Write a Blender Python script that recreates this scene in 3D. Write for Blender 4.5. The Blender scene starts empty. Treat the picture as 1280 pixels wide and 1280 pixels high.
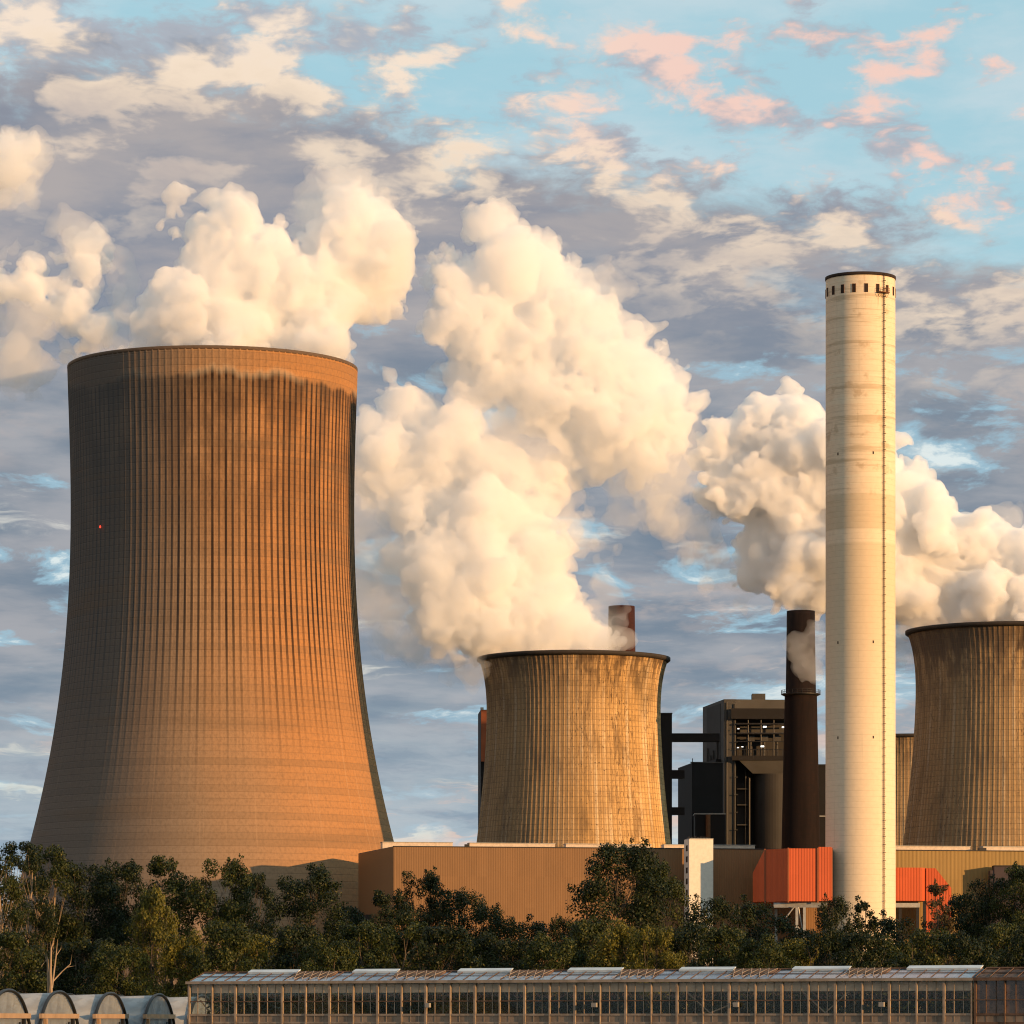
import bpy, math, random
import numpy as np
from mathutils import Vector

random.seed(7)
rng = np.random.default_rng(11)
S = bpy.context.scene
R = math.radians
PI = math.pi

# ------------------------------------------------------------------ camera
F = 5200.0            # focal length in pixels of the 1280 px photograph
CZ = 2.6              # eye height
HY = 1275.0           # pixel row of the horizon
cam_d = bpy.data.cameras.new('camera')
cam = bpy.data.objects.new('camera', cam_d)
S.collection.objects.link(cam)
cam.location = (0, 0, CZ)
cam.rotation_euler = (R(90), 0, 0)
cam_d.sensor_width = 36
cam_d.lens = 36 * F / 1280
cam_d.shift_y = (HY - 640) / 1280
cam_d.clip_start = 0.5
cam_d.clip_end = 40000
S.camera = cam

# ------------------------------------------------------------------ sun, exposure, render settings
SUN_AZ, SUN_EL = 56.0, 7.5       # degrees right of the line back to the camera; above the horizon
to_sun = Vector((math.sin(R(SUN_AZ)) * math.cos(R(SUN_EL)), -math.cos(R(SUN_AZ)) * math.cos(R(SUN_EL)), math.sin(R(SUN_EL))))
sun_d = bpy.data.lights.new('sun', 'SUN')
sun_d.energy = 5.0
sun_d.angle = R(0.55)
sun_d.color = (1.0, 0.56, 0.225)
sun = bpy.data.objects.new('sun', sun_d)
S.collection.objects.link(sun)
sun.rotation_euler = (-to_sun).to_track_quat('-Z', 'Y').to_euler()
sun.location = (300, -300, 300)

S.view_settings.view_transform = 'Standard'
S.view_settings.look = 'None'
S.view_settings.exposure = 0.22
S.view_settings.gamma = 1.0
S.render.engine = 'CYCLES'
cy = S.cycles
cy.use_adaptive_sampling = True
cy.adaptive_threshold = 0.01
cy.filter_width = 1.1
cy.use_denoising = True
try:
    cy.denoiser = 'OPENIMAGEDENOISE'
    cy.denoising_input_passes = 'RGB_ALBEDO_NORMAL'
    cy.denoising_prefilter = 'ACCURATE'
except Exception:
    pass
cy.max_bounces = 22
cy.diffuse_bounces = 3
cy.glossy_bounces = 3
cy.transmission_bounces = 6
cy.volume_bounces = 20
cy.transparent_max_bounces = 64
cy.sample_clamp_indirect = 6
cy.caustics_reflective = False
cy.caustics_refractive = False


# ------------------------------------------------------------------ node helper
class V:
    """a socket with arithmetic"""
    def __init__(s, nt, k): s.nt, s.k = nt, k
    def _m(s, op, b=None, c=None): return math_node(s.nt, op, s, b, c)
    def __add__(s, b): return s._m('ADD', b)
    __radd__ = __add__
    def __mul__(s, b): return s._m('MULTIPLY', b)
    __rmul__ = __mul__
    def __sub__(s, b): return s._m('SUBTRACT', b)
    def __rsub__(s, a): return math_node(s.nt, 'SUBTRACT', a, s)
    def __truediv__(s, b): return s._m('DIVIDE', b)
    def __rtruediv__(s, a): return math_node(s.nt, 'DIVIDE', a, s)
    def clamp(s): return s._m('MINIMUM', 1.0)._m('MAXIMUM', 0.0)


def put(nt, sock, v):
    if isinstance(v, V): nt.links.new(v.k, sock)
    elif v is not None:
        if hasattr(sock.default_value, '__len__') and not hasattr(v, '__len__'): v = (v, v, v)
        if hasattr(sock.default_value, '__len__') and len(sock.default_value) == 4 and len(v) == 3: v = (*v, 1)
        sock.default_value = v


def math_node(nt, op, a, b=None, c=None):
    n = nt.nodes.new('ShaderNodeMath'); n.operation = op
    put(nt, n.inputs[0], a)
    if b is not None: put(nt, n.inputs[1], b)
    if c is not None: put(nt, n.inputs[2], c)
    return V(nt, n.outputs[0])


def xyz(nt, vec):
    n = nt.nodes.new('ShaderNodeSeparateXYZ'); put(nt, n.inputs[0], vec)
    return [V(nt, n.outputs[i]) for i in range(3)]


def cxyz(nt, x, y, z):
    n = nt.nodes.new('ShaderNodeCombineXYZ')
    for i, v in enumerate((x, y, z)): put(nt, n.inputs[i], v)
    return V(nt, n.outputs[0])


def noise(nt, vec, scale, detail=4, rough=0.5, dist=0.0):
    n = nt.nodes.new('ShaderNodeTexNoise'); put(nt, n.inputs['Vector'], vec)
    n.inputs['Scale'].default_value = scale; n.inputs['Detail'].default_value = detail
    n.inputs['Roughness'].default_value = rough; n.inputs['Distortion'].default_value = dist
    return V(nt, n.outputs['Fac'])


def sm(nt, v, a, b, c=0.0, d=1.0):
    n = nt.nodes.new('ShaderNodeMapRange'); n.interpolation_type = 'SMOOTHSTEP'
    put(nt, n.inputs[0], v)
    for i, q in enumerate((a, b, c, d)): put(nt, n.inputs[i + 1], q)
    return V(nt, n.outputs[0])


def mix(nt, f, a, b, mode='MIX'):
    n = nt.nodes.new('ShaderNodeMix'); n.data_type = 'RGBA'; n.blend_type = mode
    n.clamp_factor = True
    put(nt, n.inputs[0], f); put(nt, n.inputs[6], a); put(nt, n.inputs[7], b)
    return V(nt, n.outputs[2])


def new_mat(name):
    m = bpy.data.materials.new(name); m.use_nodes = True
    nt = m.node_tree; nt.nodes.clear()
    out = nt.nodes.new('ShaderNodeOutputMaterial')
    return m, nt, out


def objco(nt):
    return V(nt, nt.nodes.new('ShaderNodeTexCoord').outputs['Object'])


def finish(nt, out, col, rough=0.8, metal=0.0, bump=None, bump_d=0.1, spec=0.3):
    b = nt.nodes.new('ShaderNodeBsdfPrincipled')
    put(nt, b.inputs['Base Color'], col); put(nt, b.inputs['Roughness'], rough)
    b.inputs['Metallic'].default_value = metal
    b.inputs['Specular IOR Level'].default_value = spec
    if bump is not None:
        n = nt.nodes.new('ShaderNodeBump'); n.inputs['Distance'].default_value = bump_d
        n.inputs['Strength'].default_value = 1.0
        put(nt, n.inputs['Height'], bump); nt.links.new(n.outputs[0], b.inputs['Normal'])
    nt.links.new(b.outputs[0], out.inputs['Surface'])
    return b


def plain(name, col, rough=0.7, metal=0.0, var=0.25, scale=1.5, spec=0.3):
    """a painted or raw surface with soft dirt variation"""
    m, nt, out = new_mat(name)
    co = objco(nt)
    n = noise(nt, co, scale, 5, 0.6)
    f = sm(nt, n, 0.3, 0.75)
    dark = tuple(c * (1 - var) for c in col)
    finish(nt, out, mix(nt, f, col, dark), rough, metal, spec=spec)
    return m


# ------------------------------------------------------------------ world: Nishita sky with a cloud deck
def build_world():
    w = bpy.data.worlds.new('World'); S.world = w; w.use_nodes = True
    nt = w.node_tree; nt.nodes.clear()
    out = nt.nodes.new('ShaderNodeOutputWorld')
    bg = nt.nodes.new('ShaderNodeBackground'); bg.inputs['Strength'].default_value = 0.086
    sky = nt.nodes.new('ShaderNodeTexSky'); sky.sky_type = 'NISHITA'; sky.sun_disc = False
    sky.sun_elevation = R(SUN_EL); sky.sun_rotation = R(180 - SUN_AZ)
    sky.air_density = 1.0; sky.dust_density = 0.6; sky.ozone_density = 2.0
    d = V(nt, nt.nodes.new('ShaderNodeTexCoord').outputs['Generated'])
    x, y, z = xyz(nt, d)
    yy = y._m('ABSOLUTE')._m('MAXIMUM', 0.25)
    sd, el = x / yy, (z / yy)._m('MAXIMUM', 0.0)          # sideways and upward slope of the line of sight
    el = el._m('MINIMUM', 2.0)
    w1 = 1.0 / (el + 0.13)
    px, py = sd * w1 * 1.15, w1 * 0.8
    wn = noise(nt, cxyz(nt, px, py, 3.7), 7.0, 4, 0.55)
    wv = (wn - 0.5) * 0.06
    ax, ay = px + py * 0.03 + wv, py + wv * 0.9                 # cloud streets run slightly downwards to the right
    n1 = noise(nt, cxyz(nt, ax, ay, 0.0), 12.0, 9, 0.60)
    n2 = noise(nt, cxyz(nt, ax + 0.008, ay - 0.034, 0.0), 11.5, 4, 0.57)
    n3 = noise(nt, cxyz(nt, px, py, 5.0), 6.5, 8, 0.62, 0.4)
    low = noise(nt, cxyz(nt, px, py, 9.1), 3.0, 4, 0.5)
    lit = sm(nt, n1 - n2, -0.05, 0.15)
    # colours, ten times their radiance because the background strength is 0.1
    blue = mix(nt, 1.0, V(nt, sky.outputs[0]), (0.60, 1.45, 1.95), 'MULTIPLY')
    blue = mix(nt, 0.85, blue, (4.3, 6.7, 7.4))
    # thin veil of high cloud over the blue
    veil = noise(nt, cxyz(nt, ax * 0.7, ay, 31.0), 6.0, 6, 0.6)
    blue = mix(nt, sm(nt, veil, 0.38, 0.66) * 0.55, blue, (6.4, 7.2, 7.6))
    # high dappled puffs, closer together at the left
    dA = n1 + (low - 0.5) * 0.30 - sd * 0.42 + 0.034
    warm = mix(nt, sm(nt, sd, -0.03, 0.05), (9.4, 7.7, 6.2), (9.2, 6.3, 5.4))
    cA = mix(nt, lit, (4.2, 4.5, 5.1), warm)
    cA = mix(nt, sm(nt, dA, 0.60, 0.74) * (1.0 - lit) * 0.85, cA, (3.1, 3.4, 4.05))
    col = mix(nt, sm(nt, dA, 0.455, 0.60) * 0.96, blue, cA)
    # the grey bank across the middle, its upper edge caught by the sun
    edge = 0.213 - sd._m('MAXIMUM', -0.06) * 0.22 + (n1 - 0.5) * 0.060 + (low - 0.5) * 0.05
    dist = edge - el
    bank = sm(nt, dist, -0.010, 0.012)
    rim = sm(nt, dist, 0.050, 0.0)
    soft = noise(nt, cxyz(nt, ax * 0.8, ay * 1.2, 14.0), 5.5, 7, 0.56)
    cB = mix(nt, sm(nt, soft, 0.36, 0.64), (2.6, 2.85, 3.45), (4.3, 3.95, 3.95))
    mid = sm(nt, el, 0.185, 0.140)
    cB = mix(nt, mid * 0.92, cB, mix(nt, sm(nt, soft, 0.34, 0.66), (1.8, 2.4, 3.1), (3.7, 3.85, 4.2)))
    cB = mix(nt, rim * lit * 0.95, cB, (9.4, 7.6, 5.8))
    cB = mix(nt, sm(nt, dist, 0.0, 0.03) * lit * sm(nt, low, 0.44, 0.62) * 0.40, cB, (6.0, 4.9, 4.4))
    # pale openings low in the bank
    hole = sm(nt, n3, 0.525, 0.62) * sm(nt, el, 0.190, 0.155)
    hc = mix(nt, sm(nt, n3, 0.61, 0.69), (3.4, 5.4, 6.6), (8.0, 9.0, 9.0))
    cB = mix(nt, hole * 0.85, cB, hc)
    # towards the horizon: paler, in flat layers of cream and pink
    hz = sm(nt, el, 0.10, 0.03)
    ly = noise(nt, cxyz(nt, sd * 11.0, el * 70.0 + wv * 14.0, 2.0), 1.6, 8, 0.60, 0.2)
    hzc = mix(nt, sm(nt, ly, 0.36, 0.52), (2.9, 3.8, 4.7), (4.5, 5.4, 6.0))
    hzc = mix(nt, sm(nt, ly, 0.53, 0.63), hzc, mix(nt, sm(nt, low, 0.42, 0.58), (8.0, 8.4, 7.6), (8.0, 5.9, 5.0)))
    cB = mix(nt, hz * 0.9, cB, hzc)
    cB = mix(nt, sm(nt, el, 0.17, 0.09) * sm(nt, ly, 0.56, 0.68) * (1.0 - hz) * 0.8, cB, mix(nt, sm(nt, low, 0.40, 0.60), (8.4, 8.2, 7.4), (8.2, 6.2, 5.2)))
    col = mix(nt, bank, col, cB)
    col = mix(nt, sm(nt, z, -0.02, 0.0, 1.0, 0.0), col, (1.3, 1.2, 1.1))
    nt.links.new(col.k, bg.inputs['Color'])
    nt.links.new(bg.outputs[0], out.inputs['Surface'])
    w.cycles.sampling_method = 'MANUAL'
    w.cycles.sample_map_resolution = 512


build_world()


# ------------------------------------------------------------------ mesh helpers
def X(px, D): return (px - 640) / F * D
def Z(py, D): return CZ + (HY - py) / F * D


class MB:
    """collects boxes, prisms, tubes and lathes and links them as ONE mesh object"""
    def __init__(s): s.v, s.f = [], []
    def add(s, vs, fs):
        o = len(s.v); s.v += [tuple(map(float, p)) for p in vs]; s.f += [tuple(i + o for i in f) for f in fs]; return s
    def box(s, x0, x1, y0, y1, z0, z1):
        return s.add([(x0, y0, z0), (x1, y0, z0), (x1, y1, z0), (x0, y1, z0), (x0, y0, z1), (x1, y0, z1), (x1, y1, z1), (x0, y1, z1)],
                     [(0, 3, 2, 1), (4, 5, 6, 7), (0, 1, 5, 4), (1, 2, 6, 5), (2, 3, 7, 6), (3, 0, 4, 7)])
    def obox(s, p, q, w, z0, z1, side=0.5):
        """box along the ground line p-q, width w; side: 0 = wholly to the left of the line (away), .5 centred"""
        p, q = Vector(p), Vector(q); d = (q - p).normalized(); n = Vector((-d.y, d.x))
        a = n * (w * (1 - side)); b = -n * (w * side)
        pts = [p + b, q + b, q + a, p + a]
        return s.prism(pts, z0, z1)
    def prism(s, pts, z0, z1):
        n = len(pts); t = z1 if hasattr(z1, '__len__') else [z1] * n
        vs = [(p[0], p[1], z0) for p in pts] + [(p[0], p[1], t[i]) for i, p in enumerate(pts)]
        fs = [tuple(range(n))[::-1], tuple(range(n, 2 * n))] + [(i, (i + 1) % n, n + (i + 1) % n, n + i) for i in range(n)]
        return s.add(vs, fs)
    def tube(s, pts, rad, seg=8):
        pts = [Vector(p) for p in pts]; n = len(pts)
        rr = rad if hasattr(rad, '__len__') else [rad] * n
        vs, fs = [], []
        for i, p in enumerate(pts):
            d = (pts[min(i + 1, n - 1)] - pts[max(i - 1, 0)]).normalized()
            u = d.cross(Vector((0, 0, 1)) if abs(d.z) < 0.95 else Vector((1, 0, 0))).normalized(); w = d.cross(u)
            for k in range(seg):
                a = 2 * PI * k / seg
                vs.append(p + (u * math.cos(a) + w * math.sin(a)) * rr[i])
        for i in range(n - 1):
            for k in range(seg):
                fs.append((i * seg + k, i * seg + (k + 1) % seg, (i + 1) * seg + (k + 1) % seg, (i + 1) * seg + k))
        fs += [tuple(range(seg)), tuple((n - 1) * seg + k for k in range(seg))[::-1]]
        return s.add(vs, fs)
    def lathe(s, prof, seg=64, cx=0, cy=0):
        n = len(prof); vs, fs = [], []
        for r, z in prof:
            for k in range(seg):
                a = 2 * PI * k / seg; vs.append((cx + r * math.cos(a), cy + r * math.sin(a), z))
        for i in range(n - 1):
            for k in range(seg):
                fs.append((i * seg + k, i * seg + (k + 1) % seg, (i + 1) * seg + (k + 1) % seg, (i + 1) * seg + k))
        return s.add(vs, fs)
    def build(s, name, mat, parent=None, smooth=False):
        me = bpy.data.meshes.new(name); me.from_pydata(s.v, [], s.f); me.update()
        return link(name, me, mat, parent, smooth)


def link(name, me, mat, parent=None, smooth=False):
    me.materials.append(mat)
    if smooth: me.polygons.foreach_set('use_smooth', [True] * len(me.polygons))
    o = bpy.data.objects.new(name, me); S.collection.objects.link(o)
    if parent: o.parent = parent
    return o


def np_mesh(name, verts, faces):
    """fast mesh from arrays of one polygon size"""
    verts = np.asarray(verts, np.float32); faces = np.asarray(faces, np.int32)
    me = bpy.data.meshes.new(name); k = faces.shape[1]
    me.vertices.add(len(verts)); me.vertices.foreach_set('co', verts.ravel())
    me.loops.add(faces.size); me.loops.foreach_set('vertex_index', faces.ravel())
    me.polygons.add(len(faces))
    me.polygons.foreach_set('loop_start', np.arange(0, faces.size, k, dtype=np.int32))
    me.update(calc_edges=True); me.validate()
    return me


def tag(o, label=None, cat=None, group=None, kind=None):
    for k, v in (('label', label), ('category', cat), ('group', group), ('kind', kind)):
        if v: o[k] = v
    return o


def thing(name, label, cat, loc=(0, 0, 0), rz=0.0, group=None):
    o = bpy.data.objects.new(name, None); S.collection.objects.link(o)
    o.location = loc; o.rotation_euler = (0, 0, rz); o.empty_display_size = 1
    return tag(o, label, cat, group)


# ------------------------------------------------------------------ ground
def build_ground():
    m, nt, out = new_mat('field_ground')
    co = objco(nt)
    a = noise(nt, co, 0.02, 5, 0.6); b = noise(nt, co, 1.3, 4, 0.65)
    c = mix(nt, sm(nt, a, 0.4, 0.6), (0.055, 0.075, 0.025), (0.13, 0.10, 0.06))
    c = mix(nt, sm(nt, b, 0.4, 0.7), c, (0.035, 0.05, 0.018))
    finish(nt, out, c, 0.95, bump=b, bump_d=0.08, spec=0.1)
    n = 40; e = 9000
    vs, fs = [], []
    for i in range(n + 1):
        for j in range(n + 1): vs.append((-e + 2 * e * i / n, -1500 + 14000 * j / n, 0))
    for i in range(n):
        for j in range(n):
            k = i * (n + 1) + j; fs.append((k, k + n + 1, k + n + 2, k + 1))
    me = bpy.data.meshes.new('ground'); me.from_pydata(vs, [], fs); me.update()
    tag(link('ground', me, m), kind='structure', label='flat field ground below the power station')


build_ground()


# ------------------------------------------------------------------ cooling towers
def tower_mat(name, ribs, base, warm, dark, H, style, lift):
    m, nt, out = new_mat(name)
    co = objco(nt)
    x, y, z = xyz(nt, co)
    th = math_node(nt, 'ARCTAN2', y, x)
    t = z / H
    ph = (th * (ribs / (2 * PI)))._m('FRACT')
    cell = (th * (ribs / (2 * PI)))._m('FLOOR')
    pr = (ph - 0.5)._m('ABSOLUTE')                       # 0 at the rib, 0.5 between ribs
    cyl = cxyz(nt, th * 30.0, z, cell * 3.1)
    fine = noise(nt, cxyz(nt, th * 60.0, z * 0.9, 0.0), 1.1, 5, 0.65)
    big = noise(nt, cxyz(nt, th * 6.0, z * 0.06, 1.0), 1.0, 4, 0.55)
    streak = noise(nt, cxyz(nt, cell * 1.73, z * 0.055, 4.0), 1.0, 4, 0.6)
    lf = (z / lift)._m('FRACT')
    seam = sm(nt, (lf - 0.5)._m('ABSOLUTE'), 0.40, 0.47)  # formwork lift joints
    liftn = noise(nt, cxyz(nt, 0.5, 0.5, (z / lift)._m('FLOOR') * 7.3), 3.0, 2, 0.5)
    slow = noise(nt, cxyz(nt, th * 2.0, z * 0.012, 8.0), 1.6, 3, 0.5)
    c = mix(nt, sm(nt, slow, 0.35, 0.65), base, warm)
    if style == 'big': c = mix(nt, sm(nt, math_node(nt, 'COSINE', th - R(-20)), 0.25, 0.95) * sm(nt, t, 0.0, 0.55, 0.45, 0.85), c, (0.42, 0.19, 0.066))  # orange of the sunlit side painted into the concrete colour
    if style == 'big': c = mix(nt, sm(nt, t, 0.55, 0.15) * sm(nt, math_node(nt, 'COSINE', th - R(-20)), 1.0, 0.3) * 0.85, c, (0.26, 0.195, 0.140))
    c = mix(nt, sm(nt, fine, 0.38, 0.72) * 0.42, c, tuple(q * 0.45 for q in base))
    c = mix(nt, sm(nt, liftn, 0.42, 0.68) * 0.28, c, tuple(q * 0.5 for q in base))
    c = mix(nt, seam * 0.22, c, tuple(q * 0.42 for q in base))
    if style == 'big':
        # weathering: dark runs in the bays between the ribs, from under a pale collar down to mid height
        cellr = noise(nt, cxyz(nt, cell * 5.7, 2.0, 0.0), 1.0, 0, 0.5)
        wav = noise(nt, cxyz(nt, th * 2.6, 0.3, 1.0), 1.0, 2, 0.5)
        edge = 0.937 + (wav - 0.5) * 0.05 + (cellr - 0.5) * 0.012
        under = sm(nt, t - edge, -0.004, 0.005, 1.0, 0.0)
        foot = 0.42 + (noise(nt, cxyz(nt, cell * 2.3, 7.0, 0.0), 1.0, 0, 0.5) - 0.5) * 0.34
        upper = sm(nt, t - foot, -0.06, 0.20) * under
        jit = (noise(nt, cxyz(nt, cell * 3.9, z * 0.02, 6.0), 1.0, 1, 0.5) - 0.5) * 0.10
        runs = sm(nt, pr + jit, 0.215, 0.14)
        odd = sm(nt, cellr, 0.35, 0.62, 0.62, 1.0)
        k = runs * upper * sm(nt, streak, 0.20, 0.55, 0.72, 1.0) * odd
        c = mix(nt, k, c, dark)
        soot = sm(nt, t, 0.55, 0.92) * under * sm(nt, big, 0.34, 0.62)
        c = mix(nt, soot * 0.62, c, (0.05, 0.032, 0.024))
        head = sm(nt, t - edge, -0.075, -0.002) * under * (runs * 0.55 + 0.45) * sm(nt, wav, 0.30, 0.50)
        c = mix(nt, head * 0.85, c, dark)
        fringe = sm(nt, (t - edge)._m('ABSOLUTE'), 0.010, 0.0) * sm(nt, wav, 0.42, 0.55)
        c = mix(nt, fringe * 0.35, c, (0.45, 0.36, 0.26))
        shade_left = sm(nt, math_node(nt, 'COSINE', th - R(202)), 0.30, 0.95) * sm(nt, t, -0.35, 0.55)
        c = mix(nt, shade_left * 0.80, c, (0.085, 0.085, 0.085))  # grey of the unlit left side, with some staining, painted into the colour
        bands = noise(nt, cxyz(nt, th * 0.6, z * 0.16, 2.0), 1.0, 3, 0.6)
        c = mix(nt, sm(nt, bands, 0.52, 0.70) * 0.30, c, tuple(q * 0.45 for q in base))
        pale = sm(nt, noise(nt, cxyz(nt, th * 42.0, z * 0.012, 9.0), 1.0, 3, 0.6), 0.60, 0.74) * sm(nt, t, 0.62, 0.35)
        c = mix(nt, pale * 0.30, c, tuple(min(q * 1.5, 0.6) for q in base))
    else:
        runs = sm(nt, pr, 0.10, 0.40)
        speck = noise(nt, cxyz(nt, th * 44.0, z * 0.30, cell), 1.6, 5, 0.7)
        up = sm(nt, t, 0.22, 0.60)
        sev = noise(nt, cxyz(nt, th * 3.2, z * 0.022, 12.0), 1.0, 3, 0.5)
        c = mix(nt, runs * sm(nt, streak, 0.28, 0.60, 0.25, 1.0) * 0.60, c, tuple(q * 0.34 for q in base))
        # long pale lime runs down the bays
        lime = noise(nt, cxyz(nt, cell * 2.9, z * 0.018, 21.0), 1.0, 3, 0.6)
        c = mix(nt, sm(nt, lime, 0.50, 0.64) * sm(nt, pr, 0.44, 0.28) * sm(nt, fine, 0.62, 0.40, 0.4, 1.0) * 0.55, c, (0.74, 0.62, 0.44))
        c = mix(nt, sm(nt, speck, 0.52, 0.64) * up * sm(nt, sev, 0.38, 0.60) * 0.88, c, dark)
        c = mix(nt, sm(nt, big, 0.50, 0.70) * up * 0.55, c, dark)
        rimd = noise(nt, cxyz(nt, th * 9.0, z * 0.10, 17.0), 1.0, 4, 0.6)
        c = mix(nt, sm(nt, t, 0.80, 1.0) * sm(nt, rimd, 0.42, 0.56) * 0.92, c, dark)
        c = mix(nt, sm(nt, t, 0.965, 0.995) * 0.6, c, dark)
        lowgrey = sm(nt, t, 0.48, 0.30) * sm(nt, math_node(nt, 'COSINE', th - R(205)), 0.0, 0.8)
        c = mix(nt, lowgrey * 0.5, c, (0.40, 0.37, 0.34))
        c = mix(nt, seam * 0.30, c, tuple(q * 0.25 for q in base))
        spot = noise(nt, cxyz(nt, th * 30.0, z * 1.1, 33.0), 1.3, 3, 0.6)
        c = mix(nt, sm(nt, spot, 0.62, 0.70) * up * 0.85, c, dark)
        shade_side = sm(nt, math_node(nt, 'COSINE', th - R(215)), 0.2, 0.95)
        c = mix(nt, shade_side * 0.55, c, (0.15, 0.115, 0.085))  # side away from the sun darkened in the concrete colour
        grid = sm(nt, (ph - 0.02)._m('FRACT'), 0.86, 0.95)
        c = mix(nt, grid * 0.35, c, tuple(q * 0.35 for q in base))
    finish(nt, out, c, 0.9, bump=fine * 0.5 + seam * -0.35, bump_d=0.10, spec=0.15)
    return m


def shell_mesh(prof, ribs, depth, sub=8, thick=1.0, rings=90, low_fade=False):
    """hyperbolic shell with wind ribs and an inner face; prof: (z, r) from the ground up"""
    zs = np.array([p[0] for p in prof]); rs = np.array([p[1] for p in prof])
    zz = np.linspace(zs[0], zs[-1], rings)
    # smooth the profile: cubic through the given points
    co = np.polyfit(zs / zs[-1], rs, min(6, len(zs) - 1)); rr = np.polyval(co, zz / zs[-1])
    seg = ribs * sub
    a = np.arange(seg) * 2 * PI / seg
    k = np.arange(seg) % sub
    h = np.where((k == sub // 2) | (k == sub // 2 + 1), depth, 0.0)   # two raised columns of vertices per bay
    h = np.where((k == sub // 2 - 1) | (k == sub // 2 + 2), depth * 0.08, h)
    fade = np.clip((zz / zz[-1] - 0.28) / 0.35, 0.12 if low_fade else 1.0, 1.0)
    ri = rr[:, None] + h[None, :] * fade[:, None]
    o = np.stack([ri * np.cos(a), ri * np.sin(a), np.repeat(zz[:, None], seg, 1)], -1).reshape(-1, 3)
    si = seg // sub
    ai = np.arange(si) * 2 * PI / si
    r2 = rr[::-1][:, None] - thick
    inn = np.stack([r2 * np.cos(ai), r2 * np.sin(ai), np.repeat(zz[::-1][:, None], si, 1)], -1).reshape(-1, 3)
    i, j = np.meshgrid(np.arange(rings - 1), np.arange(seg), indexing='ij')
    fo = np.stack([i * seg + j, i * seg + (j + 1) % seg, (i + 1) * seg + (j + 1) % seg, (i + 1) * seg + j], -1).reshape(-1, 4)
    base = len(o)
    i, j = np.meshgrid(np.arange(rings - 1), np.arange(si), indexing='ij')
    fi = base + np.stack([i * si + j, i * si + (j + 1) % si, (i + 1) * si + (j + 1) % si, (i + 1) * si + j], -1).reshape(-1, 4)
    return np_mesh('shell', np.vstack([o, inn]), np.vstack([fo, fi])), rr


def tower(label, cxp, D, prof_px, ribs, depth, mat, lip, lip_mat, group, lights=()):
    cx = X(cxp, D)
    t = thing('cooling_tower', label, 'cooling tower', (cx, D, 0), 0, group)
    prof = [(Z(y, D), r / F * D) for y, r in prof_px]
    prof = [(0.0, prof[0][1] * 1.0 + (prof[0][1] - prof[1][1]) / (prof[1][0] - prof[0][0]) * prof[0][0])] + prof
    me, rr = shell_mesh(prof, ribs, depth, low_fade=(mat is BIG))
    link('shell', me, mat, t, smooth=False)
    H, r = prof[-1][0], rr[-1]
    # rim: a walkway collar closing the shell's top edge
    MB().lathe([(r - 1.3, H - lip[1]), (r + 0.05, H - lip[1]), (r + lip[0], H - lip[1] * 0.55), (r + lip[0], H + 0.25), (r - 1.3, H + 0.25), (r - 1.3, H - lip[1])], 160).build('rim', lip_mat, t, True)
    zz = np.linspace(0, H, len(rr))
    for (lx, ly) in lights:
        z = Z(ly, D - 30); r0 = float(np.interp(z, zz, rr))
        s_ = max(-0.99, min(0.99, ((lx - 640) / F * (D - 25) - cx) / r0)); a = -PI / 2 + math.asin(s_)
        q = r0 + 0.55
        MB().lathe([(0.0, z - 0.28), (0.2, z - 0.28), (0.2, z + 0.2), (0.1, z + 0.3), (0.0, z + 0.3)], 10, q * math.cos(a), q * math.sin(a)).build('aviation_light', M['red_lamp'], t)
    return t


M = {}
m_, nt_, out_ = new_mat('red_lamp')
e_ = nt_.nodes.new('ShaderNodeEmission'); e_.inputs[0].default_value = (1, 0.06, 0.03, 1); e_.inputs[1].default_value = 1.6
nt_.links.new(e_.outputs[0], out_.inputs[0]); M['red_lamp'] = m_
m_, nt_, out_ = new_mat('white_lamp')
e_ = nt_.nodes.new('ShaderNodeEmission'); e_.inputs[0].default_value = (1, 0.97, 0.9, 1); e_.inputs[1].default_value = 2.2
nt_.links.new(e_.outputs[0], out_.inputs[0]); M['white_lamp'] = m_
M['dark_rim'] = plain('dark_concrete_rim', (0.045, 0.036, 0.030), 0.85)
M['brown_rim'] = plain('brown_concrete_rim', (0.13, 0.085, 0.055), 0.85)
M['dark_steel'] = plain('dark_steel', (0.030, 0.028, 0.028), 0.5, 0.2)
M['black_cladding'] = plain('black_cladding', (0.011, 0.009, 0.009), 0.7, scale=0.3)
M['light_steel'] = plain('galvanised_steel', (0.42, 0.41, 0.38), 0.5, 0.3)

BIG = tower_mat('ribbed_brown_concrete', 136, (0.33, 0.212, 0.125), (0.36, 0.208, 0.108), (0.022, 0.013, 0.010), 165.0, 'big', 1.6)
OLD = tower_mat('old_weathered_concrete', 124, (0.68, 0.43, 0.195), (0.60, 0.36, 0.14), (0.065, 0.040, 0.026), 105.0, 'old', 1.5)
big_prof = [(1060, 228.5), (1000, 213.5), (940, 201.5), (880, 192), (820, 184.5), (760, 179.8), (700, 177.3), (640, 176.2), (580, 177), (520, 178.6), (462, 180.5)]
small_prof = [(1055, 121), (1015, 116.5), (980, 113), (940, 110), (900, 108.4), (870, 108.6), (850, 111), (835, 114.5), (824, 118)]
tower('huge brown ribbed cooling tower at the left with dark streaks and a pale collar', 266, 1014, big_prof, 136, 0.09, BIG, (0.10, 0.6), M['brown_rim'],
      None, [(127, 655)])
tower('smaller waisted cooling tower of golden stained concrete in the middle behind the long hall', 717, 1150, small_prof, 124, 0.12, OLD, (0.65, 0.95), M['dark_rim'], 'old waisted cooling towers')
k_ = 1.0761
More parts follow.
